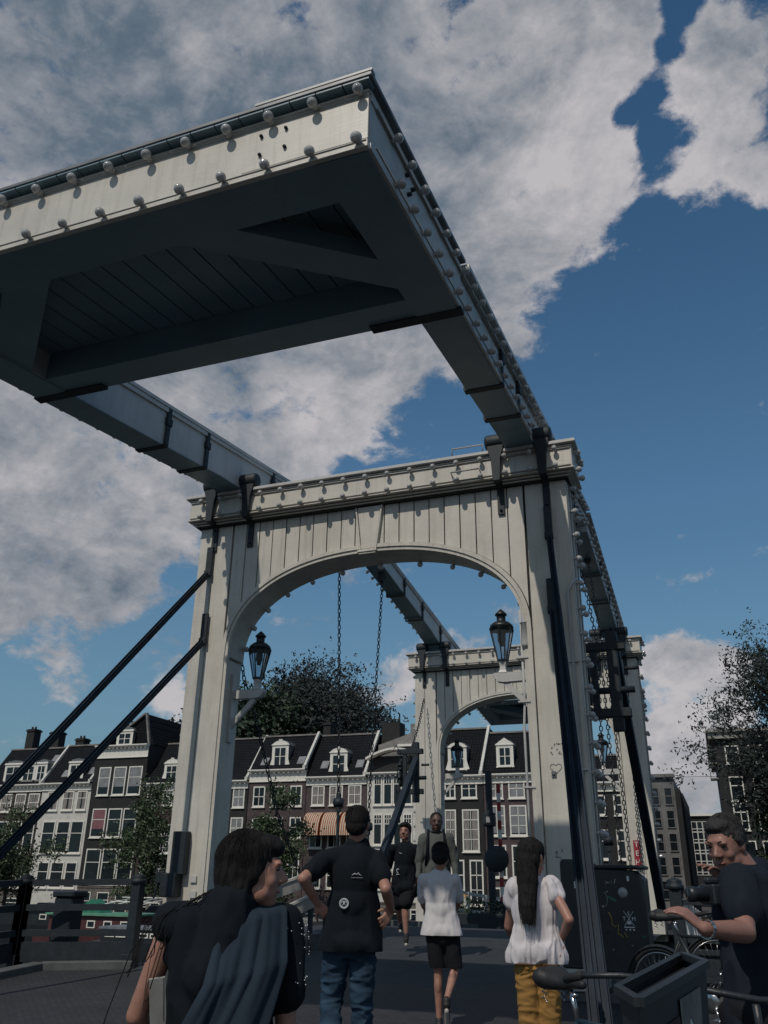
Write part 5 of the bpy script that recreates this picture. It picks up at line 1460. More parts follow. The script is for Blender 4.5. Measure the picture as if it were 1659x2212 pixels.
def trousers(c, j, k, t, hc, e=.018, knee=False, wide=0, frac=1.0):
    ell(c, hc-UP*.0, .160*t+e*.5, .116*t+e*.5, .125*k)
    for a in 'LR':
        hp, kn, an = j['hip'+a], j['kn'+a], j['an'+a]
        if knee: cap(c, hp, hp.lerp(kn, frac), .088*t+e, .066*t+e+wide)
        else: cap(c, hp, kn, .086*t+e, .062*t+e*.9); cap(c, kn, an-UP*.01, .062*t+e*.9, .046*t+e); ell(c, kn.lerp(an,.3), .058*t+e, .060*t+e, .10*k)
def shoes(root, j, k, t, fw, m=None, tilt=None):
    for a in 'LR':
        an = j['an'+a]; d = (tilt or {}).get(a, fw*.16*k - UP*.035*k)
        c = MB(); cap(c, an-UP*.035*k-fw*.035, an-UP*.02*k+d, .043*t, .034*t); cap(c, an, an-UP*.04*k, .045*t, .045*t); cap(c, an-UP*.05*k-fw*.035, an-UP*.04*k+d, .038*t,.034*t)
        s_ = fuse(c, 'shoe', m or M['shoe'], root, .009, 2)
        n = d.cross(V((0,0,1)).cross(d)).normalized()*-1 if d.length else -UP
        q = MB(); side = fw.cross(UP); b0 = an-UP*.083*k-fw*.06; b1 = an-UP*.075*k+d*1.15
        cap(q, b0+side*0, b1, .028*t, .026*t); sole = fuse(q, 'sole', M['sole'], s_, .010, 1)
def bbox_skip(): pass

HAIRW = lambda amp=.006, s=40, seed=1: folds(amp*.7, (s*1.3, s*1.3, 9), seed)

def strands(root, P, r, f, up, k, n, a, b_, c, cy, cz, front=.55, length=1.0, m=None, seed=1, rad=.0011, drop=.0):
    """fine locks combed from the crown over the hair volume (semi-axes a, b_, c about (0, cy, cz))"""
    rn = random.Random(seed); mb = MB()
    for i in range(n):
        az = rn.uniform(0, 2*PI); s0 = rn.uniform(.05, .55); L = rn.uniform(.5, 1.0)*length; off = rn.uniform(-.0005, .004); tw = rn.uniform(-.35,.35); pts = []
        fr = math.cos(az)                      # 1 = towards the face
        lim = 2.2 if fr < .2 else 2.2-1.5*(fr-.2)*front/.55
        for q in range(8):
            t = min(s0 + L*1.7*q/7, lim+.12); z_ = az + tw*q/7
            x = (a+off)*math.sin(t)*math.sin(z_); y = (b_+off)*math.sin(t)*math.cos(z_); z = (c+off)*math.cos(t)
            pts.append(P(x, cy+y, cz+z-drop*q/7))
        mb.tube(pts, [rad*k*(1-.8*q/7) for q in range(8)], 3, caps=False)
    mb.build('hair_strands', m or M['hair_blk'], root)
# 1. woman in profile, nearest to the camera
AWAY = V((-.351,.936,0)); SR = V((.936,.351,0))
PEOPLE['profile_woman'][1]['head'] = tuple(V(PEOPLE['profile_woman'][1]['head'])+SR*.022-UP*.038)
PEOPLE['older_man'][1]['head'] = tuple(V(PEOPLE['older_man'][1]['head'])+SR*.008-UP*.018)
root, j, k, t, rt, fw, axn, hc, ch, wa, hw, P, (r, f, up) = person('profile_woman', '', 1.57, M['skin'], SR*.99+AWAY*.12-UP*.04, UP+SR*.02, .95, .006, female=True, curl=.6, skull=1.04)
nk = j['neck']
c = MB(); kk = k*1.04
def E(x, y, z, a, b_, c_, mb=None): ell(mb or c, P(x,y,z), a*kk, b_*kk, c_*kk, r, f, up)
E(0,-.030,.045,.092,.098,.088); E(0,-.052,.0,.090,.078,.10); E(0,-.045,-.055,.082,.066,.075); E(-.0,.028,.090,.062,.058,.035); E(0,-.06,-.10,.066,.050,.06)
for s in (-1,1): E(s*.070,-.022,.015,.020,.052,.060); E(s*.068,-.040,-.045,.022,.036,.05)
E(0,.058,.082,.056,.036,.030)
fuse(c, 'hair', M['hair_blk'], root, .006, 3, HAIRW(.004, 45))
strands(root, P, r, f, up, k*1.04, 420, .094, .100, .094, -.032, .040, .8, 1.05, seed=3)
strands(root, P, r, f, up, k*1.04, 160, .092, .084, .135, -.046, .0, .9, 1.0, seed=5)
c = MB(); torso_cloth(c, j, k, t, rt, fw, axn, hc, ch, wa, hw, nk, .022, -.12, 0, neck=True)
sh = j['shR']; cap(c, sh, sh.lerp(j['elR'], .66), .070*t, .078*t)
fuse(c, 'black_top', M['c_black'], root, .008, 4, folds(.007, (10,10,4), 2))
c = MB(); trousers(c, j, k, t, hc, .02); fuse(c, 'trousers', M['c_black2'], root, .014, 3, folds(.006))
shoes(root, j, k, t, fw)
# slate shawl falling from the right shoulder across the back to the lower left: a folded sheet
def sheet(name, m, root, A, B, n, mm, off, thick=.006, disp=None):
    """ruled sheet between polylines A and B, n along, mm across, bulging by off(u, v)"""
    def pl(Pn, u):
        x = u*(len(Pn)-1); i = min(int(x), len(Pn)-2); return V(Pn[i]).lerp(V(Pn[i+1]), x-i)
    vs = []
    for i in range(n+1):
        u = i/n; a, b_ = pl(A, u), pl(B, u)
        for q in range(mm+1):
            v = q/mm; vs.append(a.lerp(b_, v) + off(u, v))
    fs = [(i*(mm+1)+q, i*(mm+1)+q+1, (i+1)*(mm+1)+q+1, (i+1)*(mm+1)+q) for i in range(n) for q in range(mm)]
    me = bpy.data.meshes.new(name); me.from_pydata([tuple(v) for v in vs], [], fs); me.materials.append(m)
    for p in me.polygons: p.use_smooth = True
    o = bpy.data.objects.new(name, me); col.objects.link(o); reg(o, root)
    so_ = o.modifiers.new('s', 'SOLIDIFY'); so_.thickness = thick
    return o
bk = -fw
S1 = j['shR']
A = [nk+UP*.035-fw*.055-rt*.01, nk-fw*.125-UP*.06-rt*.04, ch-fw*.165-rt*.075-UP*.02, wa-fw*.150-rt*.15, wa-fw*.14-rt*.20-UP*.12, hc-fw*.15-rt*.24-UP*.05]
B = [nk+fw*.05+rt*.085+UP*.012, S1-fw*.055+UP*.038+rt*.0, S1-fw*.125-UP*.10+rt*.0, ch-fw*.165-UP*.16+rt*.10, wa-fw*.15-UP*.08+rt*.06, hc-fw*.17-UP*.08+rt*.0]
sheet('shawl', M['c_shawl'], root, A, B, 60, 70, lambda u, v: bk*(.0055*math.sin(v*13+1.8*math.sin(u*3)+noise.noise(V((u*2.2, v*4, 0)))*6)*(.3+u*.8)+.002*math.sin(v*33+5*noise.noise(V((u*1.5,v*3,4))))+.012*noise.noise(V((u*1.2, v*6, 9)))+.02*noise.noise(V((u*2,v*3.5,2)))+.014*math.sin(PI*v)*(1-u)) )
A2 = [nk+UP*.03-fw*.05-rt*.03, nk+fw*.08-UP*.02-rt*.02]; B2 = [nk+UP*.0-fw*.08+rt*.07, nk+fw*.10+rt*.08-UP*.05]
c = MB(); cap(c, nk-fw*.05+UP*.02, nk+rt*.075+UP*.015, .034, .03); cap(c, nk+rt*.075+UP*.015, nk+rt*.06+fw*.09-UP*.01, .03, .028)
fuse(c, 'shawl_collar', M['c_shawl'], root, .006, 3, folds(.007, (30,30,14), 4))
# fringed black shawl with beads on the left shoulder
fr = MB(); rf = random.Random(4)
for i in range(20):
    u = i/19
    a = nk.lerp(j['shL'], .25+.9*u) + UP*(.062-.02*u) - fw*rf.uniform(-.05,.06)
    o_ = -rt*(.035+.10*rf.random()) - UP*(.06+.20*u*rf.random()+.05)
    m_ = a + o_*.5 + UP*.028 - rt*.02
    fr.tube([a, m_, a+o_, a+o_-UP*.05*rf.random()-rt*.01], .0016, 4)
fr.build('shawl_fringe', M['hair_blk'], root)
bd_ = MB()
for i in range(46):
    0 and rf.choice([(wa-rt*.15-UP*.05, -.05), (j['shR'].lerp(j['elR'],.35)+rt*.02, .0), (j['shR'].lerp(j['elR'],.5)+rt*.02, .0)])
    aa = rf.uniform(0, PI); c0 = j['shR'].lerp(j['elR'], rf.uniform(.0,.6)) + (rt*math.cos(aa)-fw*math.sin(aa))*.076
    bd_.sphere(c0, .0020, 6, 4)
bd_.build('sequins', M['ink'], root)
c = MB(); cap(c, nk+UP*.0-fw*.01, j['shL']-UP*.006+rt*.03, .056, .046); cap(c, j['shL']+rt*.03, j['shL']-UP*.08+rt*.012, .048, .042); cap(c, nk-fw*.05, ch-rt*.05-fw*.06, .075,.09); cap(c, j['shL']-fw*.02+rt*.04, wa-rt*.07-fw*.03, .055,.085)
fuse(c, 'black_shawl', M['c_black'], root, .007, 5, folds(.006, (16,16,7), 7))
c = MB(); c.bar(j['shL']-rt*.03-UP*.14-fw*.02, j['elL']+rt*.09-UP*.22, .045, .012, up=fw); c.build('bag_strap', M['conduit'], root)
tag(root, 'woman in profile with short black hair and slate shawl, closest to the camera', 'person')

# 2. man in black T-shirt and jeans, hands on hips
root, j, k, t, rt, fw, axn, hc, ch, wa, hw, P, (r, f, up) = person('man_black', '', 1.86, M['skin'], AWAY+SR*.22, UP, 1.06, .008, skull=1.08, curl=.75, backs={'L': AWAY*-1+V((0,0,.2)), 'R': SR*.6-AWAY*.8, 'Ls': 1, 'Rs': 1})
nk = j['neck']
c = MB(); 
c2 = MB(); k0 = k; k = k*1.08
ell(c2, P(0,-.022,.036), .082*k, .098*k, .088*k, r, f, up); ell(c2, P(0,-.055,-.012), .070*k, .058*k, .062*k, r, f, up); ell(c2, P(0,.03,.08), .058*k, .06*k, .032*k, r, f, up); ell(c2, P(0,-.03,.10), .05*k,.06*k,.025*k, r,f,up)
fuse(c2, 'hair', M['hair_blk'], root, .007, 3, HAIRW(.004, 45, 3)); strands(root, P, r, f, up, k, 260, .082, .098, .088, -.024, .036, .6, .8, seed=6); k = k0
c = MB(); torso_cloth(c, j, k, t, rt, fw, axn, hc, ch, wa, hw, nk, .024, -.085, .62)
hemcut(fuse(c, 'polo_shirt', M['c_black'], root, .009, 4, folds(.007, (8,8,4), 5)), hc.z-.10)
c = MB(); cap(c, nk-rt*.03-UP*.02-fw*.02, nk+rt*.03-fw*.02-UP*.02, .066, .066); fuse(c, 'collar', M['c_black'], root, .008, 3)
c = MB(); trousers(c, j, k, t, hc-UP*.045, .013)
jn = fuse(c, 'jeans', M['c_jeans'], root, .009, 3, folds(.010, (7,7,16), 6))
shoes(root, j, k, t, fw)
# print on the back: ring emblem with a curly monogram and a small mark with two lines
def ring(c0, R_, w, ax, ay, n=28):
    return [c0+ax*(R_*math.cos(2*PI*i/n))+ay*(R_*math.sin(2*PI*i/n)) for i in range(n)]
q = ch.lerp(wa, .55) - fw*(.118*t+.020) - rt*.075 - UP*.10
e = MB(); e.tube(ring(q, .032, 0, rt, UP), .0042, 5, closed=True); e.tube(ring(q-fw*.0, .024, 0, rt, UP), .0022, 4, closed=True)
for s in (-1, 1):
    e.tube([q+rt*s*(.011+.007*math.cos(a))+UP*(.006*math.sin(a)*1.8+.001) for a in [i*PI/6 for i in range(10)]], .0024, 4)
    e.tube([q+rt*s*.004+UP*.014, q+rt*s*.002-UP*.002, q+rt*s*.010-UP*.015], .0024, 4)
for i in range(4):
    a = PI/4+i*PI/2; e.tube([q+(rt*math.cos(a)+UP*math.sin(a))*.025, q+(rt*math.cos(a+.5)+UP*math.sin(a+.5))*.029], .0025, 4)
e.build('ring_emblem', M['ink'], root)
q = ch - fw*(.118*t+.022) + rt*.01 - UP*.015
e = MB(); e.tube([q-rt*.036, q-rt*.018+UP*.012, q+UP*.006, q+rt*.010+UP*.018, q+rt*.016+UP*.005, q+rt*.032], .003, 4)
for i in range(8): e.bar(q-UP*.016-rt*(.04-i*.0107), q-UP*.016-rt*(.046-i*.0107)+rt*.012, .003, .006, up=fw)
e.build('chest_mark', M['ink'], root)
tag(root, 'man seen from behind in a black shirt and blue jeans, hands on his hips', 'person')

# 3. boy in white T-shirt
root, j, k, t, rt, fw, axn, hc, ch, wa, hw, P, (r, f, up) = person('boy_white', '', 1.58, M['skin'], AWAY+SR*.25-UP*.25, UP, .86, .008, curl=.6, skull=1.12)
nk = j['neck']; kk = k*1.12
c = MB(); ell(c, P(0,-.020,.034), .084*kk, .098*kk, .086*kk, r, f, up); ell(c, P(0,-.048,-.022), .078*kk, .066*kk, .070*kk, r, f, up); ell(c, P(0,.03,.08), .06*kk, .06*kk, .03*kk, r, f, up)
for s in (-1,1): ell(c, P(s*.072,-.008,.012), .014*kk,.034*kk,.045*kk, r,f,up)
fuse(c, 'hair', M['hair_blk'], root, .007, 3, HAIRW(.005, 40, 5))
strands(root, P, r, f, up, kk, 240, .085, .098, .090, -.024, .032, .6, .85, seed=7)
c = MB(); torso_cloth(c, j, k, t, rt, fw, axn, hc, ch, wa, hw, nk, .026, -.05, .72, flare=.02)
hemcut(fuse(c, 'white_tshirt', M['c_white'], root, .008, 3, folds(.009, (9,9,5), 8)), hc.z-.045)
c = MB(); trousers(c, j, k, t, hc-UP*.04, .014, True, .010, .92); hemcut(fuse(c, 'black_shorts', M['c_black2'], root, .009, 3, folds(.006, (8,8,4), 9)), j['knL'].z+.02)
shoes(root, j, k, t, fw, tilt={'R': fw*.05*k-UP*.15*k})
tag(root, 'boy walking away in a white T-shirt and black shorts', 'person')

# 4. woman in white blouse and mustard trousers
root, j, k, t, rt, fw, axn, hc, ch, wa, hw, P, (r, f, up) = person('woman_yellow', '', 1.63, M['skin'], AWAY*.8+SR*.75-UP*.1, UP, .92, .008, skull=1.12, female=True, curl=.35, backs={'R': SR-AWAY*.6, 'Rs': 1})
nk = j['neck']; kk = k*1.12
c = MB(); ell(c, P(0,-.020,.034), .084*kk, .100*kk, .088*kk, r, f, up); ell(c, P(0,-.055,-.02), .080*kk, .062*kk, .085*kk, r, f, up); ell(c, P(0,.03,.08), .056*kk, .05*kk, .03*kk, r, f, up)
h0 = P(0,-.07,-.03)
cap(c, h0, nk-fw*.10-rt*.035-UP*.02, .075*k, .075*k); cap(c, nk-fw*.10-rt*.035-UP*.02, ch-fw*.17*t-rt*.045+UP*.02, .068*k, .058*k); cap(c, ch-fw*.17*t-rt*.045+UP*.02, ch-fw*.165*t-rt*.03-UP*.075, .055*k, .022*k); cap(c, ch-fw*.17*t-rt*.06, ch-fw*.165*t-rt*.07-UP*.08, .03*k, .012*k)
fuse(c, 'long_hair', M['hair_blk'], root, .007, 3, folds(.007, (55,55,5), 3))
c = MB(); torso_cloth(c, j, k, t, rt, fw, axn, hc, ch, wa, hw, nk-UP*.03, .022, .07, .30, neck=False, flare=.010)
for a in 'LR': cap(c, j['sh'+a]+UP*.005, j['sh'+a].lerp(j['el'+a],.24), .058*t, .064*t)
hemcut(fuse(c, 'white_blouse', M['c_blouse'], root, .007, 3, folds(.013, (20,20,1.2), 4)), hc.z+.035)
c = MB(); trousers(c, j, k, t*1.02, hc+UP*.02, .010); cap(c, hc+UP*.1, hc+UP*.02, .11*t, .13*t)
fuse(c, 'mustard_trousers', M['c_mustard'], root, .008, 3, folds(.006, (9,9,22), 5))
lk_ = MB(); rl = random.Random(12)
for i in range(170):
    x = rl.uniform(-1,1); s0 = P(0,-.06,.04)+rt*(x*.085*k)-fw*.02; m1 = nk-fw*(.165-.03*x*x)*k-rt*.035+rt*(x*.072*k)-UP*.03; m2 = ch-fw*(.232-.03*x*x)*t-rt*.045+rt*(x*.062*k); e0 = m2-UP*rl.uniform(.03,.13)-rt*x*.012
    lk_.tube([s0, m1, m2, e0], [.0016,.002,.0018,.0005], 3, caps=False)
lk_.build('hair_strands', M['hair_blk'], root)
for s in (-1,1):
    c = MB(); q = hc+rt*s*.085-fw*(.142*t)+UP*.0; c.bar(q+UP*.035+rt*s*.045, q+UP*.035-rt*s*.045, .006, .004, up=fw); c.bar(q+UP*.03-rt*s*.045, q-UP*.08-rt*s*.045, .003, .004, up=fw); c.build('pocket_seam', mat('seam_brown', (.12,.06,.02), .9, .1), root)
shoes(root, j, k, t, fw)
c = MB(); c.tube(ring(nk+UP*.018, .058*k, 0, rt, fw*.9), .003, 5, closed=True); c.build('choker', M['c_black'], root)
tag(root, 'woman with long black hair, ruffled white blouse and mustard trousers, seen from behind', 'person')

# 5. older man with a camera
FD = -SR*.72-AWAY*.62-UP*.30
root, j, k, t, rt, fw, axn, hc, ch, wa, hw, P, (r, f, up) = person('older_man', '', 1.72, M['skin_red'], FD, UP, 1.12, .006, curl=.65, backs={'L': UP*1+AWAY*-.3, 'Ls': 1, 'R': UP+SR*.2, 'Rs': -1}, skull=1.02)
nk = j['neck']
c = MB(); ell(c, P(0,-.026,.048), .083*k, .098*k, .080*k, r, f, up); ell(c, P(0,-.062,-.006), .074*k, .058*k, .068*k, r, f, up); ell(c, P(0,.022,.094), .058*k, .055*k, .030*k, r, f, up)
for s in (-1,1): ell(c, P(s*.072,-.012,.030), .012*k,.036*k,.036*k, r,f,up)
fuse(c, 'grey_hair', M['hair_gry'], root, .006, 3, folds(.003, (60,60,60), 6))
strands(root, P, r, f, up, k*1.02, 520, .085, .101, .084, -.028, .046, .75, .55, M['hair_gry'], 9, .0014)
c = MB(); torso_cloth(c, j, k, t, rt, fw, axn, hc, ch, wa, hw, nk, .024, -.04, .62)
fuse(c, 'dark_tshirt', M['c_navy'], root, .008, 4, folds(.009, (7,7,4), 3))
c = MB(); trousers(c, j, k, t, hc-UP*.02, .018); fuse(c, 'dark_trousers', M['c_black2'], root, .012, 3, folds(.008, (7,7,12), 3))
shoes(root, j, k, t, fw)
w, e_ = j['wrL'], j['elL']; d = (w-e_).normalized(); a = d.orthogonal().normalized(); b_ = d.cross(a); q = w-d*.02
c = MB()
for i in range(14):
    an_ = 2*PI*i/14; pp = q+(a*math.cos(an_)+b_*math.sin(an_))*.034; c.obox(pp, d*.008, (a*-math.sin(an_)+b_*math.cos(an_))*.0062, (a*math.cos(an_)+b_*math.sin(an_))*.002)
c.build('watch_band', mat('steel', (.45,.44,.42), .3, .1, 9, .9), root)
c = MB(); upn = (UP - d*UP.dot(d)).normalized(); s2 = d.cross(upn); c.add(*[[q+upn*z_+(d*math.cos(2*PI*i/16)+s2*math.sin(2*PI*i/16))*.019 for z_ in (.033,.042) for i in range(16)], [tuple(range(16)), tuple(range(16,32))]+[(i,(i+1)%16,16+(i+1)%16,16+i) for i in range(16)]]); c.build('watch_case', M['lens'], root)
c = MB(); c.tube([nk+rt*.075-fw*.02+UP*.01, nk+fw*.06+UP*.0, nk+fw*.16-UP*.10, j['wrR']+UP*.02], .005, 5); c.build('camera_strap', M['c_black'], root)
tag(root, 'older man with greying hair, dark T-shirt and wristwatch at the right edge', 'person')
ca = empty('camera', V(PEOPLE['older_man'][0])+j['haL'].lerp(j['haR'], .5)+V((-.02,0,.0)), math.radians(-62))
c = MB(); c.box(-.10,.10,-.05,.04,-.07,.06); c.box(-.035,.035,-.05,.035,.06,.10); c.box(-.11,-.075,-.065,.04,-.06,.05); c.build('camera_body', M['cab'], ca, bevel=.012)
c = MB(); c.lathe([(.035,0),(.046,-.01),(.046,-.09),(.050,-.10),(.050,-.14),(.035,-.145)], 18, (0,-.04,-.005), axis='y'); c.build('camera_lens', M['lantern'], ca)
c = MB(); c.lathe([(.0,-.002),(.034,-.002),(.034,0)], 18, (0,-.184,-.005), axis='y'); c.build('glass', M['pane'], ca)
ca.scale = (.62,.62,.62); ca.location = V(ca.location)+SR*.05+V((0,0,.01))
tag(ca, 'black camera held up by the older man at the right edge', 'camera')

# 6. young man in black shorts walking towards the camera
TW = -AWAY
root, j, k, t, rt, fw, axn, hc, ch, wa, hw, P, (r, f, up) = person('walker_black', '', 1.80, M['skin'], TW-SR*.30, UP, .98, .010, skull=1.12)
nk = j['neck']
k0 = k; k = k*1.12
c = MB(); ell(c, P(0,-.022,.050), .084*k, .098*k, .080*k, r, f, up); ell(c, P(0,-.055,-.005), .072*k, .058*k, .068*k, r, f, up); ell(c, P(0,.04,.090), .06*k, .05*k, .030*k, r, f, up)
for s in (-1,1): ell(c, P(s*.074,-.010,.02), .012*k,.03*k,.04*k, r,f,up)
fuse(c, 'hair', M['hair_blk'], root, .008, 2, HAIRW(.006, 40)); k = k0
c = MB(); torso_cloth(c, j, k, t, rt, fw, axn, hc, ch, wa, hw, nk, .024, -.06, .98)
for a in 'LR': cap(c, j['el'+a], j['el'+a].lerp(j['wr'+a], .85), .052*t, .040*t)
fuse(c, 'black_top', M['c_black'], root, .010, 3, folds(.008, (8,8,4), 2))
c = MB(); trousers(c, j, k, t, hc-UP*.02, .025, True, .02, .85); fuse(c, 'black_shorts', M['c_black2'], root, .010, 3, folds(.006))
shoes(root, j, k, t, fw)
q = wa + fw*(.105*t+.035) - rt*-.11 - UP*.04
e = MB(); e.tube([q-rt*.02+UP*.035, q+UP*.05, q+rt*.02+UP*.035, q+rt*.015+UP*.01, q-rt*.02-UP*.03, q+rt*.025-UP*.03], .006, 5); e.build('shirt_number', M['ink'], root)
q = ch + fw*(.115*t+.032) + rt*.07 + UP*.045
e = MB(); e.tube([q-rt*.02+UP*.006, q-rt*.01-UP*.004, q+rt*.028+UP*.012], [.002,.005,.0015], 5); e.build('chest_tick', M['ink'], root)
tag(root, 'young man in a black top with a white number, striding towards the camera', 'person')

# 7. man in grey sweater with rucksack
root, j, k, t, rt, fw, axn, hc, ch, wa, hw, P, (r, f, up) = person('walker_grey', '', 1.85, M['skin_dark'], TW-UP*.15, UP, 1.04, .010, skull=1.14)
nk = j['neck']
k0 = k; k = k*1.14
c = MB(); ell(c, P(0,-.026,.046), .078*k, .094*k, .074*k, r, f, up); ell(c, P(0,-.055,-.0), .070*k, .052*k, .058*k, r, f, up)
fuse(c, 'hair', M['hair_blk'], root, .009, 2); k = k0
c = MB(); torso_cloth(c, j, k, t, rt, fw, axn, hc, ch, wa, hw, nk, .026, -.05, .98)
for a in 'LR': cap(c, j['el'+a], j['el'+a].lerp(j['wr'+a], .92), .054*t, .042*t)
fuse(c, 'grey_sweater', M['c_grey'], root, .010, 3, folds(.009, (8,8,5), 3))
c = MB(); trousers(c, j, k, t, hc-UP*.02, .02); fuse(c, 'dark_trousers', M['c_black2'], root, .012, 3, folds(.006))
shoes(root, j, k, t, fw)
e = MB(); e.tube(ring(nk+UP*.008+fw*.01, .075*k, 0, rt, fw*.9), .010, 6, closed=True); e.build('neck_band', M['c_black2'], root)
for s in (-1,1):
    e = MB(); e.tube([nk+rt*s*.11-fw*.10+UP*.0, nk+rt*s*.115+UP*.03, nk+rt*s*.12+fw*.075-UP*.04, ch+rt*s*.13+fw*.15+UP*.06, ch+rt*s*.14+fw*.145-UP*.06, wa+rt*s*.155+fw*.09], .022, 6); e.build('rucksack_strap', M['c_black'], root)
e = MB(); e.obox(ch-fw*.24-UP*.06, rt*.15, fw*.09, UP*.22); e.build('rucksack', M['c_black'], root, bevel=.04)
tag(root, 'man in a grey sweater with rucksack straps, walking towards the camera behind the boy', 'person')

# ------------------------------------------------------------------ bicycles
M['tyre'] = mat('tyre', (.014,.015,.017), .8, .2); M['chrome'] = mat('chrome', (.45,.46,.47), .22, .15, 9, .95); M['teal'] = mat('teal_frame', (.02,.05,.07), .35, .3); M['saddle'] = mat('saddle', (.014,.015,.017), .6, .2, 8, 0, .2, 90); M['whitetube'] = mat('white_tube', (.50,.52,.50), .35, .15)
def bicycle(label, loc, rz, crate=False, fm='teal'):
    b = empty('bicycle', loc, rz); R_ = .34; wb = 1.08
    def wheel(x):
        w = MB(); n = 40; w.tube([(x+R_*math.cos(2*PI*i/n), 0, R_+R_*math.sin(2*PI*i/n)) for i in range(n)], .019, 8, closed=True); o = w.build('tyre', M['tyre'], b)
        s_ = MB(); s_.tube([(x+(R_-.03)*math.cos(2*PI*i/n), 0, R_+(R_-.03)*math.sin(2*PI*i/n)) for i in range(n)], .009, 6, closed=True)
        for i in range(28):
            a = 2*PI*i/28; s_.tube([(x+.02*math.cos(a+1.2), .02*(-1)**i, R_+.02*math.sin(a+1.2)), (x+(R_-.03)*math.cos(a), 0, R_+(R_-.03)*math.sin(a))], .0012, 3)
        s_.lathe([(.02,-.04),(.02,.04)], 8, (x,0,R_), axis='y'); s_.build('rim', M['chrome'], o)
        f_ = MB(); a0, a1 = (.15, PI+.2) if x == 0 else (.35, PI-.1)
        pts = [(x+(R_+.035)*math.cos(a0+(a1-a0)*i/16), R_+(R_+.035)*math.sin(a0+(a1-a0)*i/16)) for i in range(17)]
        for (xa, za), (xb, zb_) in zip(pts, pts[1:]): f_.add([(xa,-.03,za-.008),(xa,0,za+.006),(xa,.03,za-.008),(xb,-.03,zb_-.008),(xb,0,zb_+.006),(xb,.03,zb_-.008)], [(0,1,4,3),(1,2,5,4)], 0, True)
        f_.build('mudguard', M[fm], b)
    wheel(0); wheel(wb)
    f_ = MB(); bb = (.46,0,.30); st = (.24,0,.80); hb = (.90,0,.88); hl = (.94,0,.68)
    for p, q, r_ in ((bb,st,.016),(bb,hl,.020),(st,(.92,0,.80),.014) ,(hb,hl,.018)): f_.tube([p,q], r_, 8)
    for s in (-1,1): f_.tube([(0,s*.05,R_), bb], .009, 6); f_.tube([(0,s*.05,R_), (st[0],s*.02,st[2]-.04)], .008, 6); f_.tube([hl,(.97,s*.045,.60),(wb,s*.05,R_)], .011, 6)
    f_.build('frame', M[fm], b)
    s_ = MB(); s_.tube([st,(.20,0,.93)], .013, 8); s_.tube([(.18,0,.90),(.24,0,.905)], .012, 6); s_.build('seat_post', M['chrome'], b)
    s_ = MB(); cap(s_, (.04,-.055,.965),(.04,.055,.965),.045,.045); cap(s_,(.06,0,.965),(.30,0,.955),.055,.020); cap(s_,(.05,-.04,.955),(.2,0,.95),.045,.03); cap(s_,(.05,.04,.955),(.2,0,.95),.045,.03)
    fuse(s_, 'saddle', M['saddle'], b, .008, 4)
    for y in (-.05,.05):
        s_ = MB(); s_.tube([(.05+.012*math.cos(i*.9), y+.012*math.sin(i*.9), .86+i*.004) for i in range(20)], .003, 4); s_.build('saddle_spring', M['chrome'], b)
    h_ = MB(); h_.tube([hb,(.89,0,1.02)], .013, 8); h_.tube([(.62,.30,1.02),(.72,.31,1.04),(.86,.22,1.05),(.92,0,1.03),(.86,-.22,1.05),(.72,-.31,1.04),(.62,-.30,1.02)], .012, 8); h_.build('handlebar', M['cab'], b)
    for s in (-1,1):
        g_ = MB(); g_.tube([(.60,s*.30,1.015),(.73,s*.31,1.042)], .018, 8); g_.build('grip', M['tyre'], b)
    s_ = MB(); s_.lathe([(.02,-.05),(.09,-.05),(.09,-.04),(.02,-.04)], 16, bb, axis='y'); s_.tube([bb,(.56,-.10,.18)], .01, 5); s_.box(.52,.60,-.17,-.09,.165,.19); s_.build('crank', M['chrome'], b)
    return tag(b, label, 'bicycle')
hd_ = math.atan2(-.72,.70)
parked = bicycle('parked bicycle with a broad black saddle in front of the mustard trousers', (3.62,-6.62,.0), hd_)
b2 = bicycle('bicycle with white tubing at the lower right corner, under the black crate', (4.05,-8.55,.0), math.radians(55), True, 'whitetube')
for (x_, y_, a_, lb_) in ((4.35,-1.15,.25,'dark bicycle leaning on the railing behind the black crate'),(3.9,-2.3,-.5,'dark bicycle standing in front of the machine cabinet'),(5.3,-.9,.15,'dark bicycle on the railing behind the older man')):
    nb = copy_tree(parked); nb.location = (x_, y_, clampz(y_)); nb.rotation_euler = (math.radians(6), 0, a_); nb['label'] = lb_
    for kid in KIDS[nb.name]:
        if kid.name.startswith('mudguard') or kid.name.startswith('frame'):
            kid.data = kid.data.copy(); kid.data.materials[0] = M['cab']
tw = MB(); o2 = V(b2.location); rz2 = b2.rotation_euler.z
def L2(p): p = V(p)-o2; return V((p.x*math.cos(-rz2)-p.y*math.sin(-rz2), p.x*math.sin(-rz2)+p.y*math.cos(-rz2), p.z))
tw.tube([L2(p) for p in [(4.352,-9.40,1.161),(4.373,-9.40,1.174),(4.392,-9.397,1.177),(4.407,-9.397,1.166),(4.415,-9.396,1.148),(4.418,-9.396,1.10),(4.40,-9.38,.95)]], .0055, 8)
tw.bar(L2((4.348,-9.40,1.167)), L2((4.354,-9.40,1.145)), .014, .012)
tw.build('carrier_loop', M['whitetube'], b2)
M['crate'] = mat('crate_plastic', (.013,.016,.020), .5, .3, 6); M['card'] = mat('crumpled_paper', (.20,.19,.17), .9, .35, 14, 0, .6, 20); M['redink'] = mat('maroon_card', (.05,.02,.03), .8, .2)
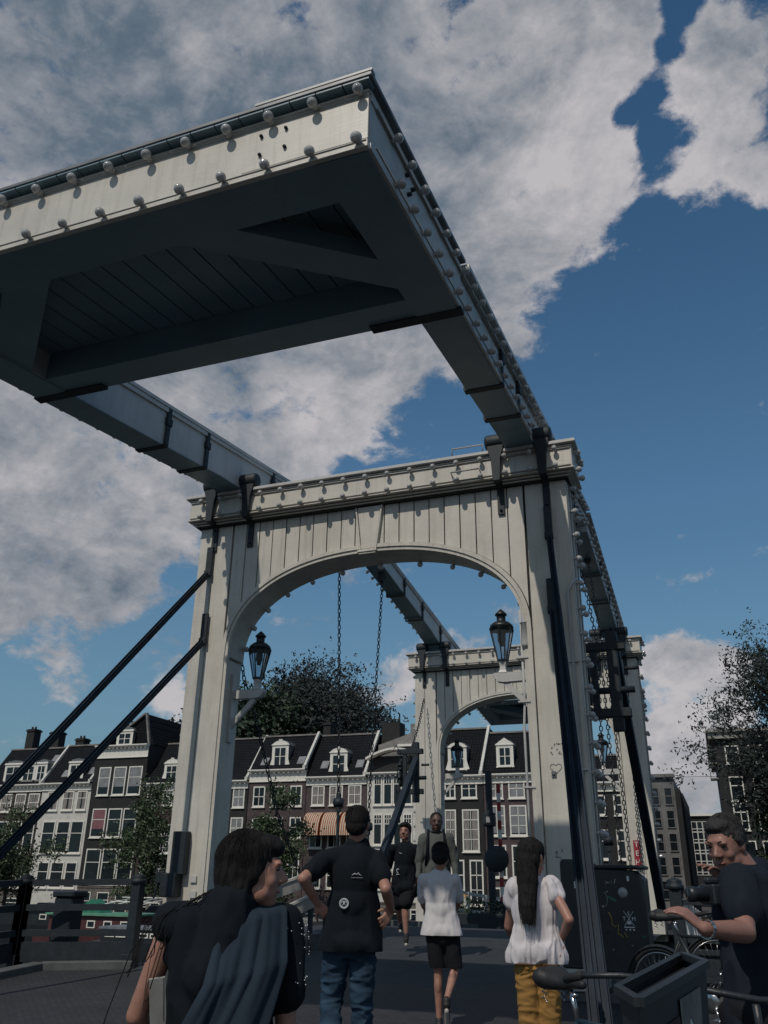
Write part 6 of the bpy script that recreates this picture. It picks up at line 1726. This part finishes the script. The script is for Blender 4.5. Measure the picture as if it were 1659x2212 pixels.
cr4 = [V((4.284,-9.407,1.202)), V((4.396,-8.997,1.24)), V((4.453,-9.245,1.242)), V((4.349,-9.681,1.211))]   # rim corners
cc_ = sum(cr4, V((0,0,0)))/4; t = empty('bicycle_crate', cc_)
def edge4(mb, P4, r_):
    for a, b_ in zip(P4, P4[1:]+P4[:1]): mb.bar(a-cc_, b_-cc_, r_, r_*.8)
c = MB(); edge4(c, cr4, .018); low = [q-UP*.13+(cc_-q)*.10 for q in cr4]
edge4(c, low, .014)
for i in range(4):
    a, b_ = cr4[i]-cc_, cr4[(i+1) % 4]-cc_; la, lb = low[i]-cc_, low[(i+1) % 4]-cc_
    inn = (-(a+b_)/2); inn.z = 0; inn = inn.normalized()*.006
    c.add([a,b_,lb,la,a+inn,b_+inn,lb+inn,la+inn], [(0,1,2,3),(7,6,5,4),(0,3,7,4),(1,5,6,2)])
c.add([q-cc_ for q in low]+[q-cc_-UP*.006 for q in low], [(0,1,2,3),(7,6,5,4)])
rim_ = [q-cc_-UP*.022+(cc_-q)*.06 for q in cr4]; c.add(rim_+[q-UP*.006 for q in rim_], [(0,1,2,3),(7,6,5,4)])
c.build('crate_shell', M['crate'], t)
e = MB(); a, b_ = cr4[3]-cc_, cr4[2]-cc_; la, lb = low[3]-cc_, low[2]-cc_; o_ = ((a+b_)/2); o_.z = 0; o_ = o_.normalized()*.004
def q4(u0,u1,v0,v1): return [a.lerp(b_,u).lerp(la.lerp(lb,u), v)+o_ for u, v in ((u0,v0),(u1,v0),(u1,v1),(u0,v1))]
pts = q4(.52,.86,.25,.85); e.add(pts+[p+o_ for p in pts], [(0,1,2,3),(7,6,5,4),(0,3,7,4),(1,5,6,2),(0,4,5,1),(3,2,6,7)]); e.build('paper_patch', M['card'], t)
e = MB(); pts = q4(.30,.50,.45,.95); e.add(pts+[p+o_ for p in pts], [(0,1,2,3),(7,6,5,4),(0,3,7,4),(1,5,6,2),(0,4,5,1),(3,2,6,7)]); e.build('maroon_label', M['redink'], t)
tag(t, 'black plastic crate with a pale paper patch on the bicycle at lower right', 'crate')
